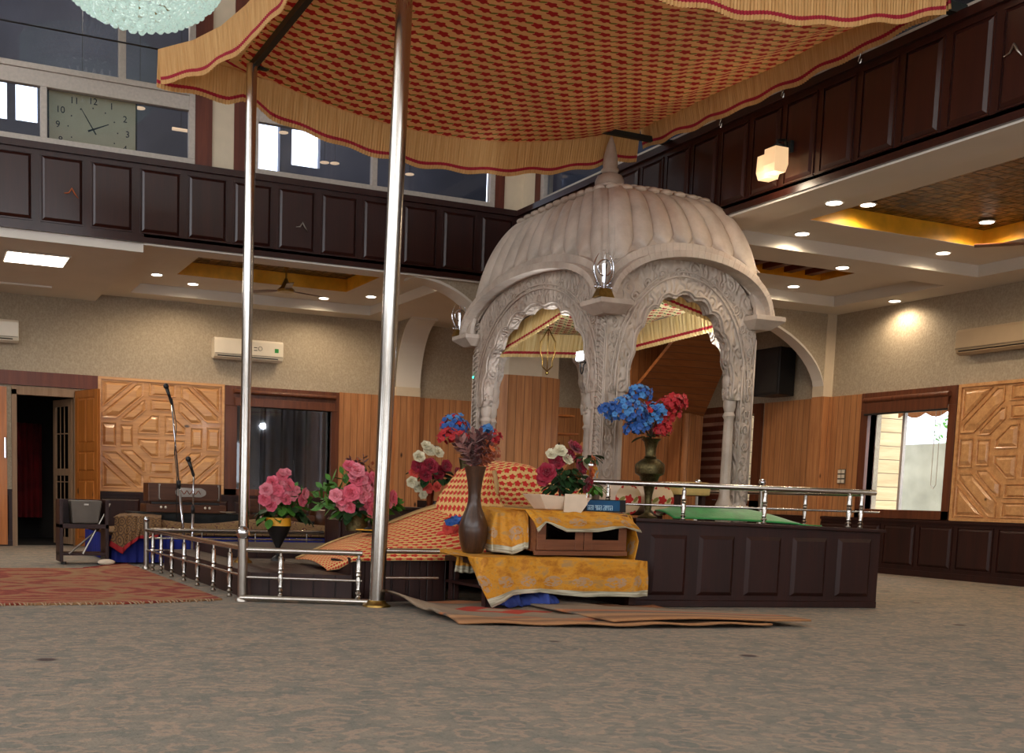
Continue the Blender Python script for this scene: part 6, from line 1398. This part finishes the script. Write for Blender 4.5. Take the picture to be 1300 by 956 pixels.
# ================================================================ MUSICIANS' STAGE
sg = thing('stage', (3.9, 14.4, 0), 'low stage with bright blue skirt and patterned rugs in front of the carved wall panel', 'stage')
m = MB(); 
def sk(u, v): x = 2.02 + u * 3.4; return Vector((x, 13.12 + .015 * math.sin(x * 60), .02 + v * .30))
m.grid(sk, 160, 2); m.grid(lambda u, v: Vector((2.02 + .012 * math.sin(u * 110), 13.12 + u * 2.2, .02 + v * .3)), 90, 2); obj('skirt', m, 'bluecloth', sg, smooth=True)
obj('body', MB().box((2.06, 13.16, .01), (5.4, 15.3, .34)), 'dark', sg); obj('rug_top', MB().box((2.04, 13.10, .335), (5.42, 15.3, .36), .008), 'stagerug', sg)
# folded carpets and floor cushions on the stage edge
m = MB(); m.grid(lambda u, v: Vector((2.10 + u * 3.2, 13.16 + .34 * v, .362 + (.13 + .035 * math.sin(u * 12 + 1)) * math.sin(min(1, v * 1.6 + .1) * pi * .55))), 60, 12); props(obj('folded_carpet', m, 'stagerug', smooth=True, solid=.015), 'rolled patterned carpet lying along the stage edge under the harmonium', 'carpet')
drape('gold_throw', [[aY(138, 693, 13.05), aY(155, 703, 13.02), aY(166, 692, 13.0), aY(177, 684, 13.0), aY(200, 684, 13.02)], [aY(145, 672, 13.05), aY(157, 676, 13.03), aY(170, 672, 13.02), aY(182, 670, 13.02), aY(205, 668, 13.03)], [aY(146, 656, 13.1), aY(160, 655, 13.1), aY(172, 655, 13.1), aY(185, 656, 13.1), aY(205, 658, 13.1)], [aY(152, 652, 13.5), aY(162, 652, 13.5), aY(172, 652, 13.5), aY(185, 653, 13.5), aY(205, 654, 13.5)]], .55, .5, 'gold and red patterned throw hanging over the stage corner by the lectern', 'cloth', 'goldcloth')
tb2 = thing('covered_bench', (2.95, 13.85, .36), 'low bench under black cloth carrying the harmonium', 'bench')
a, b_ = aY(172, 668, 13.55), aY(312, 668, 13.55)
m = MB(); m.grid(lambda u, v: Vector((a.x + u * (b_.x - a.x), 13.55 - .01 * math.sin(u * 40), .37 + v * .20)), 40, 3); m.grid(lambda u, v: Vector((a.x + u * (b_.x - a.x), 13.55 + v * .7, .575)), 4, 3); obj('cloth', m, 'blackcloth', tb2, smooth=True, solid=.012)
obj('bench', MB().box((a.x + .03, 13.6, .37), (b_.x - .03, 14.2, .56)), 'dark', tb2)
def harmonium(x0, x1, y, z0, z1, label, plaque=True):
    t = thing('harmonium', ((x0 + x1) / 2, y, z0), label, 'harmonium'); h = z1 - z0; w = x1 - x0
    obj('base', MB().box((x0 - .03, y - .06, z0), (x1 + .05, y + .36, z0 + h * .28), .008), 'harm', t)
    obj('keyboard', MB().box((x0 + .03, y - .04, z0 + h * .28), (x1 - .03, y + .08, z0 + h * .36), .004), 'slot', t)
    obj('body', MB().box((x0, y + .0, z0 + h * .36), (x1, y + .33, z1), .01), 'harm', t); obj('front_board', MB().box((x0 + .11, y - .02, z0 + h * .42), (x1 - .03, y + .0, z1 - h * .03), .004), 'harm', t)
    m = MB(); 
    for sx in (x0 + .12, x1 - .05):
        for zz_ in (z0 + h * .43, z1 - h * .09): m.box((sx, y - .026, zz_), (sx + .02 if sx < (x0 + x1) / 2 else sx + .02, y - .018, zz_ + .02))
        m.box((sx if sx < (x0 + x1) / 2 else sx + .01, y - .026, z0 + h * .43), ((sx + .012) if sx < (x0 + x1) / 2 else sx + .022, y - .018, z1 - h * .06))
    obj('corner_metal', m, 'steeldull', t)
    if plaque:
        cx0 = x0 + w * .36; cx1 = x0 + w * .78; zc = z0 + h * .70; r = h * .16; m = MB(); P = []
        for k in range(24):
            th = k / 24 * 2 * pi; P.append(((cx0 + cx1) / 2 + ((cx1 - cx0) / 2) * (abs(math.cos(th)) ** .6) * (1 if math.cos(th) > 0 else -1), y - .03, zc + r * (abs(math.sin(th)) ** .7) * (1 if math.sin(th) > 0 else -1) * (1 + .08 * math.cos(6 * th))))
        m.prism(P, (0, .008, 0)); obj('plaque', m, 'steeldull', t)
        m = MB(); m.tube([(cx0 + .05 + k * .012, y - .034, zc + .022 * math.sin(k * 1.1)) for k in range(int((cx1 - cx0 - .1) / .012))], .005, 5)
        obj('plaque_scroll', m, 'copper', t)
    m = MB()
    for k in (.16, .22, .76, .82): m.ball((x0 + w * k, y - .07, z0 + h * .18), .016, 8)
    obj('stop_knob', m, 'acw', t)
a, b_ = aY(192, 614, 13.7), aY(279, 614, 13.7); harmonium(a.x - .05, b_.x, 13.62, .585, aY(235, 614, 13.6).z, 'brown harmonium with silver plaque on the black bench')
a, b_ = aY(318, 640, 14.0), aY(395, 640, 14.0); harmonium(a.x, b_.x, 14.05, .50, aY(340, 634, 14.05).z, 'second brown harmonium with white corners partly behind the pink flowers', False)
obj('stand', MB().box((a.x - .05, 14.0, .36), (b_.x + .05, 14.4, .498)), 'blackcloth', thing('harmonium_stand', (a.x, 14.1, .36), 'black draped stand beneath the second harmonium', 'stand'))
p = aY(303, 650, 13.3); t = thing('white_plate', (p.x, 13.6, .6), 'thin white plate lying at the harmonium bench end near the pole', 'plate'); obj('dish', MB().lathe((aY(287, 651, 13.62).x, 13.64, .592), [(.05, 0), (.12, .012), (.125, .016), (.05, .006)], 20), 'acw', t, smooth=True)
# tabla drums and boxes behind
for k, (px, w, lab, mt) in enumerate(((405, .15, 'round wooden drum on the stage behind the pink bouquets', 'harm'), (436, .12, 'smaller round steel drum on the stage beside the wooden drum', 'steeldull'))):
    p = aY(px, 655, 14.3); t = thing('tabla_drum', (p.x, 14.3, .36), lab, 'drum'); obj('shell', MB().lathe((p.x, 14.3, .362), [(w * .7, 0), (w, .1), (w * .95, .2), (w * .8, .28)], 20), mt, t, smooth=True, ang=60); obj('skin', MB().lathe((p.x, 14.3, .642), [(w * .8, 0), (w * .78, .008), (w * .3, .010)], 20), 'acw', t, smooth=True, ang=30)
# microphone stands
def mic(base, top, low, label, boom=None):
    base, top = Vector(base), Vector(top); t = thing('microphone_stand', base, label, 'microphone stand')
    mid = base.lerp(top, low); obj('lower_tube', MB().tube([base, mid], .016, 10), 'chrome', t, smooth=True); obj('upper_tube', MB().tube([mid, top], .010, 8), 'chrome', t, smooth=True)
    obj('clutch', MB().tube([mid - Vector((0, 0, .04)), mid + Vector((0, 0, .04))], .022, 10), 'black', t, smooth=True)
    for k in range(3): th = k * 2.1 + .4; obj('foot', MB().tube([base + Vector((0, 0, .06)), base + Vector((.26 * math.cos(th), .26 * math.sin(th), .01))], .010, 6), 'black', t)
    d = Vector((-.06, -.02, .16)); obj('holder', MB().tube([top, top + d * .35], .018, 8), 'black', t)
    h = obj('microphone', MB().tube([top + d * .2, top + d], [.014, .022], 10), 'black', t, smooth=True); obj('head', MB().ball(top + d * 1.15, .032, 12), 'slot', h, smooth=True)
    return t, mid
p = aY(236, 690, 13.0); b = Vector((p.x, 12.98, 0)); tp = aY(218, 512, 13.0); t, mid = mic((b.x, 12.98, .02), tp, .50, 'tall chrome microphone stand before the carved wall panel')
obj('cable', MB().tube([tp + Vector((0, -.02, .05)), tp + Vector((.05, -.03, -.25)), tp + Vector((.03, -.02, -.55)), mid + Vector((-.03, -.02, .1)), mid + Vector((-.03, -.02, -.4))], .005, 6), 'black', t, smooth=True)
p = aY(243, 690, 12.9); tp = aY(246, 604, 12.9); t, mid = mic((p.x, 12.88, .02), tp, .62, 'shorter chrome microphone stand in front of the harmonium')
# lectern on the left
t = thing('lectern', (1.8, 13.1, 0), 'dark wooden lectern with a grey box hung on it near the doorway', 'lectern'); x0, x1 = 1.44, 1.98
zt_ = .72
for x in (x0, x1 - .05): obj('side_board', MB().box((x, 12.98, .03), (x + .04, 13.35, zt_), .005), 'maho', t)
obj('back_rest', MB().box((x0, 13.30, .45), (x1 - .01, 13.34, zt_), .005), 'maho', t); obj('shelf', MB().box((x0, 12.98, .40), (x1 - .01, 13.34, .45), .005), 'maho', t); obj('lower_shelf', MB().box((x0, 13.0, .10), (x1 - .01, 13.34, .13), .005), 'maho', t)
obj('brace', MB().tube([(x0 + .1, 13.0, .12), (x1 - .1, 13.1, .40)], .012, 6), 'steeldull', t); obj('brace', MB().tube([(x0 + .25, 13.0, .12), (x1 + .02, 13.1, .68)], .010, 6), 'steeldull', t)
for x in (x0 + .05, x1 - .1): obj('caster', MB().lathe((x, 13.05, .0), [(.03, 0), (.03, .03)], 10), 'slot', t)
t = thing('grey_case', (1.85, 13.2, .46), 'dark grey case with a small emblem sitting in the lectern', 'case')
obj('body', MB().hexa([(1.58, 13.0, .455), (1.86, 13.0, .455), (1.86, 13.25, .455), (1.58, 13.25, .455)], [(1.56, 12.98, .71), (1.90, 12.98, .71), (1.90, 13.27, .71), (1.56, 13.27, .71)]), 'grey', t, bev=.015); obj('emblem', MB().lathe((0, 0, 0), [(.02, 0), (.02, .004)], 12) if 0 else MB().box((1.70, 12.972, .655), (1.75, 12.982, .675), .003), 'steeldull', t)
t = thing('floor_bag', (1.95, 13.0, 0), 'pale crumpled bag on the floor at the lectern foot', 'bag'); obj('body', MB().ball((1.93, 12.9, .035), .07, 12, (1.4, .8, .5)), 'cardcream', t, smooth=True)
EXPO = .0
# ================================================================ LIGHT, SKY, CAMERA
def light(typ, name, loc, energy, col=(1, 1, 1), size=.1, rot=None, spot=None, sy=None):
    d = bpy.data.lights.new(name, typ); d.energy = energy; d.color = col
    if typ == 'AREA':
        d.size = size
        if sy: d.shape = 'RECTANGLE'; d.size_y = sy
    elif typ in ('POINT', 'SPOT'): d.shadow_soft_size = size
    if spot: d.spot_size = spot; d.spot_blend = .6
    o = bpy.data.objects.new(name, d); COL.objects.link(o); o.location = loc
    if rot: o.rotation_euler = rot
    return o
WARM = (1., .80, .56)
for i, (dx, dy, dz) in enumerate(DL):
    light('SPOT', 'downlight_lamp', (dx, dy, dz - .03), 40, WARM, .06, (0, 0, 0), 2.9)

light('SPOT', 'floodlight_lamp', (PX0 + .05, PY0 + .48, 2.25), 75, (.86, .92, 1.), .05, Vector((.5, .85, .55)).to_track_quat('-Z', 'Y').to_euler(), 2.4)
light('SPOT', 'floodlight_lamp', (PX1 - .18, PY0 + .30, 2.35), 30, (.9, .94, 1.), .05, Vector((-.6, .9, .5)).to_track_quat('-Z', 'Y').to_euler(), 2.2)
light('POINT', 'sconce_lamp', (SCONCE[0] + .02, SCONCE[1], SCONCE[2] - .22), 9, (1., .82, .6), .08)
light('AREA', 'panel_lamp', ((x0p + x1p) / 2, ycp, 3.48), 30, (1., .93, .82), .8, sy=.5)
for (x, y) in ((2.2, 15.2), (6.0, 15.2)): light('POINT', 'upper_lamp', (x, y, 7.0), 70, (1., .86, .68), .1)
def portal(loc, rot, sx, sy):
    o = light('AREA', 'window_portal', loc, 1, (1, 1, 1), sx, rot, sy=sy); o.data.cycles.is_portal = True
portal((0.2, -4.98, 6.1), (-pi / 2, 0, 0), 13, 3.5); portal((2.5, -4.98, 1.7), (-pi / 2, 0, 0), 16.5, 1.8)
portal((-6.98, 4.4, 6.1), (pi / 2, 0, -pi / 2), 17.2, 3.5); portal((-6.98, 2.9, 1.75), (pi / 2, 0, -pi / 2), 13, 1.8)
portal((XR + .19, 11.4, 1.55), (pi / 2, 0, pi / 2), 1.4, 1.4)
w = bpy.data.worlds.new('sky'); SC.world = w; w.use_nodes = True; nt = w.node_tree
bg = nt.nodes['Background']; bg.inputs[0].default_value = (.90, .94, 1., 1); bg.inputs[1].default_value = 5.0
sun = light('SUN', 'sun', (30, -10, 30), 6., (1., .95, .86), rot=(math.radians(38), 0, math.radians(75)))
sun.data.angle = .02
cam = bpy.data.cameras.new('camera'); co = bpy.data.objects.new('camera', cam); COL.objects.link(co); SC.camera = co
cam.sensor_fit = 'HORIZONTAL'; cam.sensor_width = 36.; cam.lens = F / 1300. * 36.
cam.shift_x = (650 - PX) / 1300.; cam.shift_y = (PY - 478) / 1300.; cam.clip_end = 200
R = Matrix((Xc, Yc, Zc))      # rows: world axes in camera space
co.matrix_world = Matrix.Translation((0, 0, H)) @ R.to_4x4()
SC.view_settings.view_transform = 'Standard'; SC.view_settings.look = 'None'; SC.view_settings.gamma = 1; SC.view_settings.exposure = EXPO
SC.view_settings.use_curve_mapping = False
SC.cycles.max_bounces = 8; SC.cycles.transparent_max_bounces = 12; SC.cycles.diffuse_bounces = 4; SC.cycles.glossy_bounces = 4; SC.cycles.caustics_reflective = False; SC.cycles.caustics_refractive = False
SC.cycles.sample_clamp_indirect = 4
